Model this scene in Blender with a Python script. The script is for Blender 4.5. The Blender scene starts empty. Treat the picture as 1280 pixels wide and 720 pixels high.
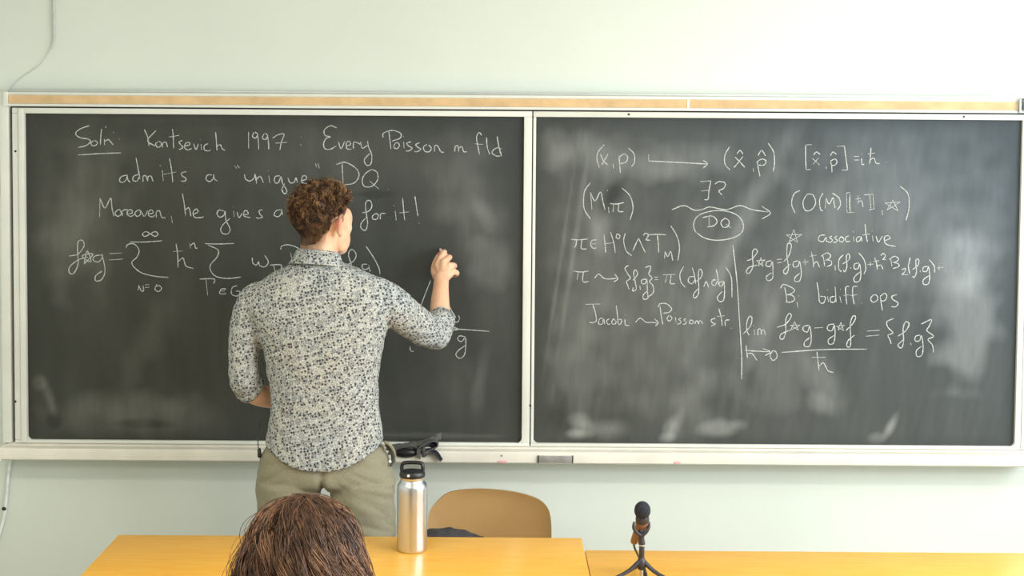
import bpy, bmesh, math, random
import numpy as np
from mathutils import Vector, Matrix, noise

R = math.radians
random.seed(7)
sc = bpy.context.scene
COL = sc.collection

# ------------------------------------------------------------------ camera
F = 1840.0                      # focal length in pixels of a 1280 px wide frame
PX, PY = 615.0, 260.0           # principal point (the photograph is a crop)
PITCH, ROLL = math.atan(94 / F), R(0.40)
CAM = Vector((0.0, -5.55, 2.0))
fw = Vector((0, math.cos(PITCH), -math.sin(PITCH)))
r0 = Vector((1, 0, 0)); u0 = r0.cross(fw)
rt = r0 * math.cos(ROLL) + u0 * math.sin(ROLL)
up = u0 * math.cos(ROLL) - r0 * math.sin(ROLL)
cd = bpy.data.cameras.new('camera')
cam = bpy.data.objects.new('camera', cd); COL.objects.link(cam)
cam.matrix_world = Matrix(((rt.x, up.x, -fw.x, CAM.x), (rt.y, up.y, -fw.y, CAM.y), (rt.z, up.z, -fw.z, CAM.z), (0, 0, 0, 1)))
cd.sensor_width = 36.0; cd.lens = 36.0 * F / 1280.0
cd.shift_x = (640 - PX) / 1280.0; cd.shift_y = (PY - 360) / 1280.0
cd.clip_start = 0.05
sc.camera = cam

# ------------------------------------------------------------------ light
sc.view_settings.view_transform = 'Standard'; sc.view_settings.look = 'None'
sc.view_settings.gamma = 1.0; sc.view_settings.use_curve_mapping = False
sc.view_settings.exposure = 0.22
w = bpy.data.worlds.new('sky'); sc.world = w; w.use_nodes = True
bg = w.node_tree.nodes['Background']; bg.inputs[0].default_value = (0.75, 0.87, 1.0, 1); bg.inputs[1].default_value = 1.0

def area(name, loc, direction, sx, sy, power, color):
    l = bpy.data.lights.new(name, 'AREA'); l.shape = 'RECTANGLE'; l.size = sx; l.size_y = sy
    l.energy = power; l.color = color
    o = bpy.data.objects.new(name, l); COL.objects.link(o); o.location = loc
    o.rotation_euler = Vector(direction).to_track_quat('-Z', 'Y').to_euler()
    return o
# daylight through the window band of the right wall
area('window_daylight', (3.35, -2.9, 1.9), (-1, 0, -0.08), 4.0, 1.6, 152, (0.86, 0.95, 1.0))
LAMP_XY = [(-1.6, -2.7), (1.5, -2.7), (-1.6, -4.9), (1.5, -4.9)]
for lx, ly in LAMP_XY:
    area('ceiling_lamp_light', (lx, ly, 2.93), (0, 0, -1), 1.15, 0.28, 17 if lx < 0 else 31, (1.0, 0.94, 0.84))

# ------------------------------------------------------------------ helpers
def at(px, py, Y):
    """the point at world depth Y seen at photo pixel (px, py)"""
    d = fw + rt * ((px - PX) / F) + up * ((PY - py) / F)
    return CAM + d * ((Y - CAM.y) / d.y)

def empty(name, loc, label, cat, group=None, rz=0):
    o = bpy.data.objects.new(name, None); COL.objects.link(o); o.location = loc
    o.rotation_euler = (0, 0, rz); o.empty_display_size = 0.05
    o['label'] = label; o['category'] = cat
    if group: o['group'] = group
    return o
def tag(o, label, cat=None, group=None, kind=None):
    o['label'] = label
    if cat: o['category'] = cat
    if group: o['group'] = group
    if kind: o['kind'] = kind
    return o
def root_loc(p):
    v = Vector((0, 0, 0))
    while p is not None:
        v += p.location; p = p.parent
    return v

class MB:
    """collects shapes in world coordinates; build() links them as ONE mesh"""
    def __init__(s): s.v = []; s.f = []
    def add(s, vs, fs):
        b = len(s.v); s.v += [tuple(v) for v in vs]; s.f += [tuple(i + b for i in f) for f in fs]; return s
    def box(s, x0, x1, y0, y1, z0, z1, bev=0.0):
        bm = bmesh.new(); bmesh.ops.create_cube(bm, size=1)
        for v in bm.verts: v.co = Vector(((x0 + x1) / 2 + v.co.x * (x1 - x0), (y0 + y1) / 2 + v.co.y * (y1 - y0), (z0 + z1) / 2 + v.co.z * (z1 - z0)))
        if bev: bmesh.ops.bevel(bm, geom=list(bm.edges), offset=bev, segments=2, affect='EDGES', profile=0.6)
        s.bm(bm); return s
    def bm(s, bm, M=None):
        bm.verts.index_update()
        s.add([(M @ v.co if M else v.co) for v in bm.verts], [[v.index for v in f.verts] for f in bm.faces]); bm.free(); return s
    def tube(s, pts, rad, seg=16, flat=None, caps=True, sub=4):
        v, f = tube(pts, rad, seg, flat, caps, sub); return s.add(v, f)
    def ell(s, c, r, M=None, seg=24, rings=16):
        vs = []; fs = []
        for i in range(rings + 1):
            t = math.pi * i / rings
            for j in range(seg):
                a = 2 * math.pi * j / seg
                p = Vector((r[0] * math.sin(t) * math.cos(a), r[1] * math.sin(t) * math.sin(a), r[2] * math.cos(t)))
                if M: p = M @ p
                vs.append(p + Vector(c))
        for i in range(rings):
            for j in range(seg):
                a, b = i * seg + j, i * seg + (j + 1) % seg
                fs.append((a, a + seg, b + seg, b))
        return s.add(vs, fs)
    def lathe(s, c, prof, seg=32, axis=None):
        """prof: (radius, height) up the axis"""
        vs = []; fs = []
        q = Vector(axis).normalized().to_track_quat('Z', 'Y').to_matrix() if axis else Matrix.Identity(3)
        for r_, h in prof:
            for j in range(seg):
                a = 2 * math.pi * j / seg
                vs.append(Vector(c) + q @ Vector((r_ * math.cos(a), r_ * math.sin(a), h)))
        n = len(prof)
        for i in range(n - 1):
            for j in range(seg):
                a, b = i * seg + j, i * seg + (j + 1) % seg
                fs.append((a, b, b + seg, a + seg))
        fs.append(tuple(range(seg))[::-1]); fs.append(tuple((n - 1) * seg + j for j in range(seg)))
        return s.add(vs, fs)
    def build(s, name, mat, parent=None, smooth=True, angle=40, kind=None):
        me = bpy.data.meshes.new(name); o = bpy.data.objects.new(name, me)
        L = root_loc(parent)
        me.from_pydata([(x - L.x, y - L.y, z - L.z) for x, y, z in s.v], [], s.f)
        if mat: me.materials.append(mat)
        COL.objects.link(o); o.parent = parent
        if smooth:
            bm = bmesh.new(); bm.from_mesh(me); bmesh.ops.recalc_face_normals(bm, faces=bm.faces)
            for f in bm.faces: f.smooth = True
            for e in bm.edges:
                if len(e.link_faces) == 2 and e.calc_face_angle(0) > R(angle): e.smooth = False
            bm.to_mesh(me); bm.free()
        if kind: o['kind'] = kind
        return o

def catmull(pts, sub):
    if len(pts) < 3 or sub < 2: return [tuple(p) for p in pts]
    P = [np.array(p, float) for p in pts]; P = [2 * P[0] - P[1]] + P + [2 * P[-1] - P[-2]]
    out = []
    for i in range(1, len(P) - 2):
        a, b, c, d = P[i - 1:i + 3]
        for k in range(sub):
            t = k / sub
            out.append(tuple(0.5 * (2 * b + (c - a) * t + (2 * a - 5 * b + 4 * c - d) * t * t + (3 * b - a - 3 * c + d) * t ** 3)))
    out.append(tuple(P[-2])); return out

def tube(pts, rad, seg=16, flat=None, caps=True, sub=4):
    """swept tube; rad one number or one per point; flat=(axis, factor) squashes along an axis"""
    if not hasattr(rad, '__len__'): rad = [rad] * len(pts)
    q = catmull([tuple(p) + (r,) for p, r in zip(pts, rad)], sub)
    C = [Vector(p[:3]) for p in q]; Rr = [max(p[3], 1e-4) for p in q]
    T = [(C[min(i + 1, len(C) - 1)] - C[max(i - 1, 0)]).normalized() for i in range(len(C))]
    n = T[0].orthogonal().normalized()
    rings = []
    def ring(c, r, t, n):
        b = t.cross(n); o = []
        for j in range(seg):
            a = 2 * math.pi * j / seg; d = (n * math.cos(a) + b * math.sin(a)) * r
            if flat: ax = Vector(flat[0]).normalized(); d = d - ax * d.dot(ax) * (1 - flat[1])
            o.append(c + d)
        return o
    N = []
    for i, t in enumerate(T):
        n = (n - t * n.dot(t)).normalized(); N.append(n)
    if caps:
        for k in (1, 2, 3): a = R(90 * (1 - k / 4.)); rings.append(ring(C[0] - T[0] * Rr[0] * math.sin(a), Rr[0] * math.cos(a), T[0], N[0]))
    for i in range(len(C)): rings.append(ring(C[i], Rr[i], T[i], N[i]))
    if caps:
        for k in (3, 2, 1): a = R(90 * (1 - k / 4.)); rings.append(ring(C[-1] + T[-1] * Rr[-1] * math.sin(a), Rr[-1] * math.cos(a), T[-1], N[-1]))
    vs = [v for r_ in rings for v in r_]; fs = []
    for i in range(len(rings) - 1):
        for j in range(seg):
            a, b = i * seg + j, i * seg + (j + 1) % seg
            fs.append((a, b, b + seg, a + seg))
    if True:
        fs.append(tuple(range(seg))[::-1]); fs.append(tuple((len(rings) - 1) * seg + j for j in range(seg)))
    return vs, fs

def remesh(mb, vox, smooth=4, disp=None, cut=None):
    """union of the collected closed shapes as one continuous skin"""
    me = bpy.data.meshes.new('tmp'); me.from_pydata(mb.v, [], mb.f)
    bm = bmesh.new(); bm.from_mesh(me); bmesh.ops.recalc_face_normals(bm, faces=bm.faces); bm.to_mesh(me); bm.free()
    o = bpy.data.objects.new('tmp', me); COL.objects.link(o)
    m = o.modifiers.new('r', 'REMESH'); m.mode = 'VOXEL'; m.voxel_size = vox
    if smooth: s_ = o.modifiers.new('s', 'SMOOTH'); s_.iterations = smooth; s_.factor = 0.5
    dg = bpy.context.evaluated_depsgraph_get(); ev = o.evaluated_get(dg)
    m2 = bpy.data.meshes.new_from_object(ev)
    n = len(m2.vertices); co = np.empty(n * 3); m2.vertices.foreach_get('co', co); co = co.reshape(-1, 3)
    no = np.empty(n * 3, dtype=np.float32); m2.vertices.foreach_get('normal', no); no = no.reshape(-1, 3)
    fs = [tuple(p.vertices) for p in m2.polygons]
    if disp is not None:
        d = np.array([disp(Vector(c)) for c in co]); co = co + no * d[:, None]
    if cut is not None:
        keep = np.array([cut(c) for c in co]); fs = [f for f in fs if all(keep[i] > -0.5 * vox for i in f)]
        used = sorted({i for f in fs for i in f}); mp = {k: i for i, k in enumerate(used)}
        co = co[used]; fs = [tuple(mp[i] for i in f) for f in fs]
    bpy.data.objects.remove(o); bpy.data.meshes.remove(me); bpy.data.meshes.remove(m2)
    out = MB(); out.v = [tuple(c) for c in co]; out.f = fs
    return out

# ------------------------------------------------------------------ materials
def lin(c): return tuple(((x / 255) / 12.92 if x / 255 <= .04045 else ((x / 255 + .055) / 1.055) ** 2.4) for x in c) + (1,)
class NT:
    def __init__(s, name):
        s.m = bpy.data.materials.new(name); s.m.use_nodes = True; s.t = s.m.node_tree; s.b = s.t.nodes['Principled BSDF']
    def n(s, ty, **k):
        o = s.t.nodes.new(ty)
        for a, v in k.items():
            if a in o.inputs: s.set(o.inputs[a], v)
            else: setattr(o, a, v)
        return o
    def set(s, i, v):
        if isinstance(v, bpy.types.NodeSocket): s.t.links.new(v, i)
        else: i.default_value = v
    def coord(s, k='Object'): return s.n('ShaderNodeTexCoord').outputs[k]
    def map(s, vec, scale=(1, 1, 1), rot=(0, 0, 0)):
        o = s.n('ShaderNodeMapping'); s.set(o.inputs['Vector'], vec); o.inputs['Scale'].default_value = scale; o.inputs['Rotation'].default_value = rot; return o.outputs[0]
    def noise(s, vec, scale, detail=3, rough=.5):
        o = s.n('ShaderNodeTexNoise'); s.set(o.inputs['Vector'], vec); o.inputs['Scale'].default_value = scale; o.inputs['Detail'].default_value = detail; o.inputs['Roughness'].default_value = rough; return o.outputs[0]
    def ramp(s, fac, stops, interp='LINEAR'):
        o = s.n('ShaderNodeValToRGB'); s.set(o.inputs[0], fac); cr = o.color_ramp; cr.interpolation = interp
        while len(cr.elements) < len(stops): cr.elements.new(0.5)
        for e, (p, c) in zip(cr.elements, stops): e.position = p; e.color = c if hasattr(c, '__len__') else (c, c, c, 1)
        return o.outputs[0]
    def mix(s, fac, a, b, mode='MIX'):
        o = s.n('ShaderNodeMix', data_type='RGBA', blend_type=mode); s.set(o.inputs[0], fac); s.set(o.inputs[6], a); s.set(o.inputs[7], b); return o.outputs[2]
    def math(s, op, a, b=0.0):
        o = s.n('ShaderNodeMath', operation=op); s.set(o.inputs[0], a); s.set(o.inputs[1], b); return o.outputs[0]
    def bump(s, h, strength=.3, dist=.002):
        o = s.n('ShaderNodeBump'); s.set(o.inputs['Height'], h); o.inputs['Strength'].default_value = strength; o.inputs['Distance'].default_value = dist
        s.set(s.b.inputs['Normal'], o.outputs[0])
    def fin(s, col, rough=.5, metal=0., spec=None):
        s.set(s.b.inputs['Base Color'], col); s.set(s.b.inputs['Roughness'], rough); s.b.inputs['Metallic'].default_value = metal
        if spec is not None: s.b.inputs['Specular IOR Level'].default_value = spec
        return s.m
def plain(name, c, rough=.5, metal=0., var=.06, scale=30, bump=0.0, spec=None):
    t = NT(name); c = lin(c); nz = t.noise(t.coord(), scale)
    k = tuple(x * (1 - var * 2) for x in c[:3]) + (1,); h = tuple(min(1, x * (1 + var * 2)) for x in c[:3]) + (1,)
    if bump: t.bump(nz, bump)
    return t.fin(t.ramp(nz, [(.3, k), (.7, h)]), rough, metal, spec)

def mat_wall():
    t = NT('painted_wall'); co = t.coord(); n1 = t.noise(co, 1.2, 3); n2 = t.noise(co, 120, 2)
    c = t.ramp(n1, [(.3, lin((216, 221, 213))), (.7, lin((223, 228, 220)))]); t.bump(n2, .12, .001)
    return t.fin(c, .55, spec=.3)
def mat_shirt(name='floral_cotton', sc_=1.0):
    t = NT(name); co = t.coord()
    def vor(scale, feat, rnd_, off=0.0):
        d = t.n('ShaderNodeTexVoronoi', feature=feat); t.set(d.inputs['Vector'], t.map(co, (1, .8, 1), (.3 + off, .2, .12))); d.inputs['Scale'].default_value = scale * sc_; d.inputs['Randomness'].default_value = rnd_; return d.outputs['Distance']
    dots = t.ramp(vor(86, 'F1', .6), [(.27, 1.), (.40, 0.)])
    lines = t.ramp(vor(118, 'DISTANCE_TO_EDGE', .8, .2), [(.03, 1.), (.17, 0.)])
    ring = t.ramp(vor(42, 'F1', .4, .1), [(.14, .8), (.24, 0.), (.34, 1.), (.46, 0.)])
    big = t.noise(co, 7, 2)
    base = t.ramp(big, [(.35, lin((198, 197, 190))), (.62, lin((190, 194, 194)))])
    c = t.mix(t.math('MULTIPLY', lines, .62), base, lin((104, 104, 100)))
    c = t.mix(t.math('MULTIPLY', ring, .75), c, lin((92, 98, 106)))
    c = t.mix(t.math('MULTIPLY', dots, .90), c, lin((40, 43, 54)))
    t.bump(t.noise(co, 60, 3), .35, .003)
    return t.fin(c, .8, spec=.2)
def mat_board():
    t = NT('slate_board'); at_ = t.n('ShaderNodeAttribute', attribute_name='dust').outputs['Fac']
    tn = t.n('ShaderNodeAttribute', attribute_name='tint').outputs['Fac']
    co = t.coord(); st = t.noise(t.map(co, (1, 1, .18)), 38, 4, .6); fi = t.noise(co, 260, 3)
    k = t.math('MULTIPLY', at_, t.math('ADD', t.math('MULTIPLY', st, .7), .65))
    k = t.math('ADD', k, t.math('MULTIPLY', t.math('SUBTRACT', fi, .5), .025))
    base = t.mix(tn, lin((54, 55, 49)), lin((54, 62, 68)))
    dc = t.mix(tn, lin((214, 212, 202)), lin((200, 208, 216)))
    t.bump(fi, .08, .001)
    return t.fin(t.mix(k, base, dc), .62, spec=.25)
def mat_table():
    t = NT('maple_laminate'); co = t.coord(); n1 = t.noise(t.map(co, (1.2, 14, 1)), 6, 4); n2 = t.noise(co, 3, 2)
    c = t.ramp(n1, [(.3, lin((240, 172, 60))), (.7, lin((250, 190, 84)))])
    c = t.mix(t.math('MULTIPLY', n2, .25), c, lin((252, 196, 96)))
    return t.fin(c, .28, spec=.35)
def mat_hair(name, a, b, c_, sx=1):
    t = NT(name); co = t.coord(); n1 = t.noise(t.map(co, (sx, sx, .25)), 70, 3, .6); n2 = t.noise(co, 11, 2)
    oi = t.n('ShaderNodeAttribute', attribute_name='tone').outputs['Fac']
    c = t.ramp(t.math('ADD', t.math('MULTIPLY', n1, .45), t.math('ADD', t.math('MULTIPLY', n2, .25), t.math('MULTIPLY', oi, .4))), [(.3, lin(a)), (.55, lin(b)), (.8, lin(c_))])
    return t.fin(c, .42, spec=.45)
def mat_skin(name, c, red):
    t = NT(name); co = t.coord(); n = t.noise(co, 22, 3); c_ = t.ramp(n, [(.3, lin(red)), (.6, lin(c))])
    sb = t.n('ShaderNodeAttribute', attribute_name='stubble').outputs['Fac']
    c_ = t.mix(t.math('MULTIPLY', t.n('ShaderNodeAttribute', attribute_name='blush').outputs['Fac'], .85), c_, lin((214, 108, 94)))
    c_ = t.mix(t.math('MULTIPLY', sb, t.ramp(t.noise(co, 300, 2), [(.3, .55), (.7, .95)])), c_, lin((62, 40, 28)))
    t.bump(t.noise(co, 220, 3), .1, .001); m = t.fin(c_, .5, spec=.35)
    t.b.inputs['Subsurface Weight'].default_value = .12; t.b.inputs['Subsurface Radius'].default_value = (.012, .005, .003)
    return m
def mat_steel():
    t = NT('brushed_steel'); co = t.coord(); n = t.noise(t.map(co, (1, 1, 90)), 14, 3)
    r_ = .27; 
    return t.fin(lin((206, 206, 212)), r_, 1.0)

M_wall = mat_wall(); M_shirt = mat_shirt(); M_board = mat_board(); M_table = mat_table(); M_steel = mat_steel()
M_alu = plain('white_enamelled_aluminium', (226, 226, 218), .38, 0, .02, 8)
M_alu2 = plain('satin_aluminium', (196, 200, 198), .35, .35, .03, 12)
M_tray = plain('cream_enamelled_tray', (232, 226, 214), .42, 0, .03, 10)
M_cork = plain('cork_strip', (216, 182, 138), .85, 0, .07, 14, .3)
M_dark = plain('shadow_gap', (74, 80, 92), .7)
M_ceil = plain('ceiling_paint', (235, 235, 228), .8)
M_floor = plain('vinyl_floor', (176, 168, 150), .45, 0, .06, 5)
M_skin = mat_skin('fair_skin', (236, 190, 158), (228, 172, 140))
M_skin2 = mat_skin('fair_skin_seated', (222, 176, 146), (210, 160, 130))
M_lip = plain('lip', (186, 110, 98), .5); M_eye = plain('eye_white', (230, 226, 220), .3); M_iris = plain('iris', (70, 60, 44), .3)
M_trous = plain('olive_cotton', (142, 136, 114), .85, 0, .05, 160, .25)
M_trous_d = plain('dark_pocket_cloth', (60, 62, 58), .85)  # dark cloth of the side pocket
M_navy = plain('navy_lining', (46, 50, 78), .85, 0, .1, 90)
M_shoe = plain('brown_leather', (84, 60, 42), .45); M_sole = plain('rubber_sole', (40, 36, 34), .7)
M_black = plain('black_plastic', (28, 28, 32), .35, 0, .05, 40)
M_blackm = plain('black_foam', (30, 32, 42), .85, 0, .15, 240, .6)
M_cloth = plain('charcoal_cloth', (92, 92, 90), .9, 0, .08, 60, .5)
M_clothd = plain('navy_black_cloth', (30, 30, 48), .8, 0, .1, 60, .3)
M_chair = plain('tan_plastic', (170, 132, 82), .42, 0, .03, 8)
M_chrome = plain('chrome_tube', (190, 190, 190), .2, 1.0)
M_refl = plain('table_reflection_brown', (132, 98, 82), .42, .25, .12, 40)  # black microphone body with the table's orange reflection put into its base colour
M_gun = plain('gunmetal', (60, 58, 64), .4, .4)
M_plate = plain('brushed_grey_plate', (168, 166, 166), .35, .5, .12, 22)
M_pink = plain('pink_chalk_dust', (238, 180, 186), .95); M_redc = plain('red_chalk', (232, 190, 182), .9); M_white_c = plain('white_plastic', (238, 240, 240), .4)
M_hair = mat_hair('curly_brown_hair', (30, 20, 13), (104, 72, 46), (196, 150, 102))
M_hair2 = mat_hair('wavy_brown_hair', (32, 21, 14), (106, 72, 50), (200, 148, 112), 1.0)
M_cableg = plain('grey_cable', (196, 200, 196), .5)
def mat_chalk():
    t = NT('chalk'); co = t.coord(); n = t.noise(co, 330, 3, .7)
    return t.fin(t.ramp(n, [(.30, lin((112, 116, 114))), (.56, lin((208, 212, 210)))]), .95, spec=.1)
M_chalk = mat_chalk()
def mat_glass():
    t = NT('window_glass'); b = t.b; b.inputs['Transmission Weight'].default_value = 1; b.inputs['Roughness'].default_value = 0; b.inputs['IOR'].default_value = 1.05; return t.m
M_glass = mat_glass()
def mat_emit(name, c, s_):
    t = NT(name); t.b.inputs['Emission Color'].default_value = lin(c); t.b.inputs['Emission Strength'].default_value = s_; return t.m
M_lamp = mat_emit('lit_diffuser', (255, 246, 228), 2.2)

# ------------------------------------------------------------------ room
XL, XR, YB, ZC = -2.75, 3.4, -7.6, 3.0
def struct(name, mb, mat, parent=None, **k):
    o = mb.build(name, mat, parent, **k)
    if parent is None: o['kind'] = 'structure'
    return o
struct('floor', MB().box(XL - .1, XR + .1, YB - .1, .1, -.1, 0), M_floor, smooth=False)
struct('ceiling', MB().box(XL - .1, XR + .1, YB - .1, .1, ZC, ZC + .1), M_ceil, smooth=False)
struct('wall_front', MB().box(XL - .1, XR + .1, 0, .1, 0, ZC), M_wall, smooth=False)
struct('wall_back', MB().box(XL - .1, XR + .1, YB - .1, YB, 0, ZC), M_wall, smooth=False)
struct('wall_left', MB().box(XL - .1, XL, YB, 0, 0, ZC), M_wall, smooth=False)
WY0, WY1, WZ0, WZ1 = -5.2, -.7, .95, 2.75
wr_ = MB().box(XR, XR + .1, YB, WY0, 0, ZC).box(XR, XR + .1, WY1, 0, 0, ZC).box(XR, XR + .1, WY0, WY1, 0, WZ0).box(XR, XR + .1, WY0, WY1, WZ1, ZC)
struct('wall_right', wr_, M_wall, smooth=False)
for n_, x0, x1, y0, y1 in (('baseboard_front', XL, XR, -.012, 0), ('baseboard_left', XL, XL + .012, YB, -.012)):
    struct(n_, MB().box(x0, x1, y0, y1, 0, .1, .003), M_alu)
for i in range(3):
    y0 = WY0 + i * 1.5; y1 = y0 + 1.5
    fr = MB()
    for a in ((y0, y0 + .05, WZ0, WZ1), (y1 - .05, y1, WZ0, WZ1), (y0 + .05, y1 - .05, WZ0, WZ0 + .05), (y0 + .05, y1 - .05, WZ1 - .05, WZ1)):
        fr.box(XR + .02, XR + .08, a[0], a[1], a[2], a[3])
    wo = struct('window_%d' % (i + 1), fr, M_alu, smooth=False)
    MB().box(XR + .045, XR + .051, y0 + .05, y1 - .05, WZ0 + .05, WZ1 - .05).build('pane', M_glass, wo, smooth=False)
for k, (lx, ly) in enumerate(LAMP_XY):
    lab = ['long white ceiling light nearest the board, left of the room', 'long white ceiling light nearest the board, window side', 'long white ceiling light at the back, left of the room', 'long white ceiling light at the back, window side'][k]
    e = empty('ceiling_light', (lx, ly, ZC), lab, 'light', 'ceiling lights')
    MB().box(lx - .62, lx + .62, ly - .17, ly + .17, ZC - .05, ZC, .006).build('housing', M_alu, e)
    MB().box(lx - .58, lx + .58, ly - .14, ly + .14, ZC - .058, ZC - .051).build('diffuser', M_lamp, e, smooth=False)

# ------------------------------------------------------------------ chalkboards
YBD = -.05                                     # plane of the writing surfaces
def bx(px, py=350): return at(px, py, YBD).x
def bz(py, px=640): return at(px, py, YBD).z
# board plane coordinates worked out once; the frames are square in the room
LX0, LX1 = bx(34), bx(653.5); RX0, RX1 = bx(668.5), bx(1272)
ZT, ZB = bz(146), bz(553); 
from bisect import bisect
def dust_field(px, py, blobs, base, vert):
    d = base
    for cx, cy, rx, ry, an, amp, sh in blobs:
        dx, dy = px - cx, py - cy; c, s_ = math.cos(R(an)), math.sin(R(an))
        u, v = (dx * c + dy * s_) / rx, (-dx * s_ + dy * c) / ry
        q = u * u + v * v
        if q < 4:
            wob = .45 * noise.noise(Vector((px * .035, py * .035, cx)))
            d += amp * (1.9 if vert else 1.8) * max(0, min(1, (1.0 + wob - q ** .5) / sh))
    return d
BL = [(110, 260, 60, 120, 10, .045, .9), (80, 300, 40, 80, 0, .03, .8), (420, 200, 240, 60, 0, .02, .9), (590, 250, 50, 110, -18, .045, .8), (600, 260, 14, 36, -32, .05, .8),
      (185, 430, 24, 90, 28, .02, .7), (150, 520, 110, 34, 0, .055, .8), (62, 505, 8, 32, -18, .06, .8), (66, 528, 14, 14, 0, -.05, .8), (50, 480, 12, 12, 0, .05, .6), (230, 520, 60, 30, 0, .03, .8),
      (570, 480, 60, 60, 0, .02, .9), (610, 330, 34, 40, 0, .04, .5), (560, 250, 50, 30, 0, .02, .8), (600, 480, 12, 60, 10, .03, .7), (180, 533, 40, 7, 0, -.03, .6),
      (530, 545, 120, 4, 0, .05, .6), (470, 243, 34, 5, 0, -.02, .5), (200, 150, 180, 8, 0, .01, .6)]
BR = [(690, 185, 26, 26, 0, .07, .8), (760, 195, 110, 34, 6, .07, .8), (860, 200, 80, 28, 0, .05, .8), (740, 330, 60, 190, 4, .04, .9), (750, 290, 18, 40, -10, .08, .8),
      (716, 320, 5, 180, 8, .05, .8), (700, 330, 3, 170, 8, .04, .7), (850, 400, 120, 170, 8, .045, .9), (765, 240, 12, 40, 32, -.035, .9), (940, 250, 20, 170, 28, .05, .9), (905, 330, 10, 150, 22, .03, .8),
      (1000, 330, 60, 190, 22, .03, .9), (1120, 250, 150, 130, 0, .055, .9), (1215, 300, 50, 90, 0, .05, .9), (1210, 400, 48, 95, 0, .09, .6), (1195, 330, 60, 60, 0, .06, .8),
      (1030, 470, 26, 60, -26, .06, .8), (1028, 500, 14, 26, -40, .06, .8), (1117, 530, 7, 24, 26, .15, .9), (1100, 545, 14, 8, 0, .08, .8),
      (730, 530, 22, 14, 30, .12, .9), (725, 542, 22, 8, 0, .16, .8), (765, 535, 30, 16, 0, .08, .8), (845, 530, 12, 26, 24, .13, .9), (838, 545, 14, 8, 0, .12, .8), (900, 535, 26, 14, 0, .10, .7), (925, 528, 16, 10, 0, .08, .6),
      (1200, 487, 40, 9, 0, .018, .8), (955, 410, 14, 70, 22, .04, .8), (720, 440, 40, 110, 0, .03, .8), (870, 500, 30, 60, 10, .04, .8), (980, 470, 40, 60, 20, .04, .8), (695, 520, 26, 36, 0, -.03, .8)]
def board(x0, x1, blobs, base, right, label):
    e = empty('chalkboard', ((x0 + x1) / 2, YBD, ZB), label, 'chalkboard')
    nx, nz = 230, 150
    mb = MB(); L = e.location
    xs = np.linspace(x0, x1, nx); zs = np.linspace(ZB, ZT, nz)
    for z in zs:
        for x in xs: mb.v.append((x, YBD, z))
    for j in range(nz - 1):
        for i in range(nx - 1):
            a = j * nx + i; mb.f.append((a, a + 1, a + nx + 1, a + nx))
    # thin slab behind so that it has depth
    b = len(mb.v); 
    mb.v += [(x0, YBD, ZB), (x1, YBD, ZB), (x1, YBD, ZT), (x0, YBD, ZT), (x0, -.02, ZB), (x1, -.02, ZB), (x1, -.02, ZT), (x0, -.02, ZT)]
    mb.f += [(b + 4, b + 7, b + 6, b + 5), (b, b + 4, b + 5, b + 1), (b + 2, b + 6, b + 7, b + 3), (b, b + 3, b + 7, b + 4), (b + 1, b + 5, b + 6, b + 2)]
    o = mb.build('writing_surface', M_board, e, smooth=False)
    d = []; tint = []
    for v in mb.v:
        u = (v[0] - x0) / (x1 - x0); h = (v[2] - ZB) / (ZT - ZB)
        px = (34 + u * 620) if not right else (669 + u * 603); py = 553 - h * 407
        q = dust_field(px, py, blobs, base, right)
        q += .022 * noise.noise(Vector((px * .012, py * .008, 3.1))) + .016 * noise.noise(Vector((px * .05, py * .012, 9)))
        if right: q += .016 * noise.noise(Vector(((px + py * .25) * .11, py * .006, 2)))
        edge = min(u * 620, (1 - u) * 620, h * 407 + 6, (1 - h) * 407); q *= min(1, .35 + edge / 32)
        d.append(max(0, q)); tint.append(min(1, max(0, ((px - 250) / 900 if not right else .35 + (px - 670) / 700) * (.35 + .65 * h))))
    for nm, arr in (('dust', d), ('tint', tint)):
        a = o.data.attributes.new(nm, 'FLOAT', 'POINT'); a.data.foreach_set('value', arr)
    return e
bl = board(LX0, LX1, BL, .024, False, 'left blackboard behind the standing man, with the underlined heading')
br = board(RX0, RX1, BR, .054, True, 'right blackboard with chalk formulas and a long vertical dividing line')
# frame rails of each board
def rails(e, x0, x1, wl, wr2):
    y0, y1 = YBD - .014, -.006
    MB().box(x0 - wl, x1 + wr2, y0, y1, ZT, ZT + .021, .003).build('frame_rail', M_alu, e)
    MB().box(x0 - wl, x1 + wr2, y0, y1, ZB - .012, ZB, .003).build('frame_rail', M_alu, e)
    MB().box(x0 - wl, x0, y0, y1, ZB, ZT, .003).build('frame_rail', M_alu, e)
    MB().box(x1, x1 + wr2, y0, y1, ZB, ZT, .003).build('frame_rail', M_alu, e)
    # rounded inner corners at the bottom
    for cx, s_ in ((x0, 1), (x1, -1)):
        m = MB(); rr = .018; vs = [(cx, y0, ZB), (cx, -.03, ZB)]
        for k in range(7):
            a = R(90 * k / 6.); vs += [(cx + s_ * rr * (1 - math.sin(a)), y0, ZB + rr * (1 - math.cos(a))), (cx + s_ * rr * (1 - math.sin(a)), -.03, ZB + rr * (1 - math.cos(a)))]
        fs = []
        for k in range(6):
            i = 2 + 2 * k; fs += [(0, i, i + 2), (1, i + 3, i + 1), (i, i + 1, i + 3, i + 2)]
        m.add(vs, fs).build('corner_fillet', M_alu, e, smooth=False)
rails(bl, LX0, LX1, .047, .030)
MB().box(LX0 - .0240, LX0 - .0225, YBD - .0165, YBD - .0135, ZB, ZT + .018).build('rail_groove', M_alu2, bl, smooth=False)
MB().box(LX0 - .0225, LX0 - .001, YBD - .019, YBD - .0135, ZB - .01, ZT + .019, .003).build('frame_bead', M_alu, bl)
rails(br, RX0, RX1, .011, .022)
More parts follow.
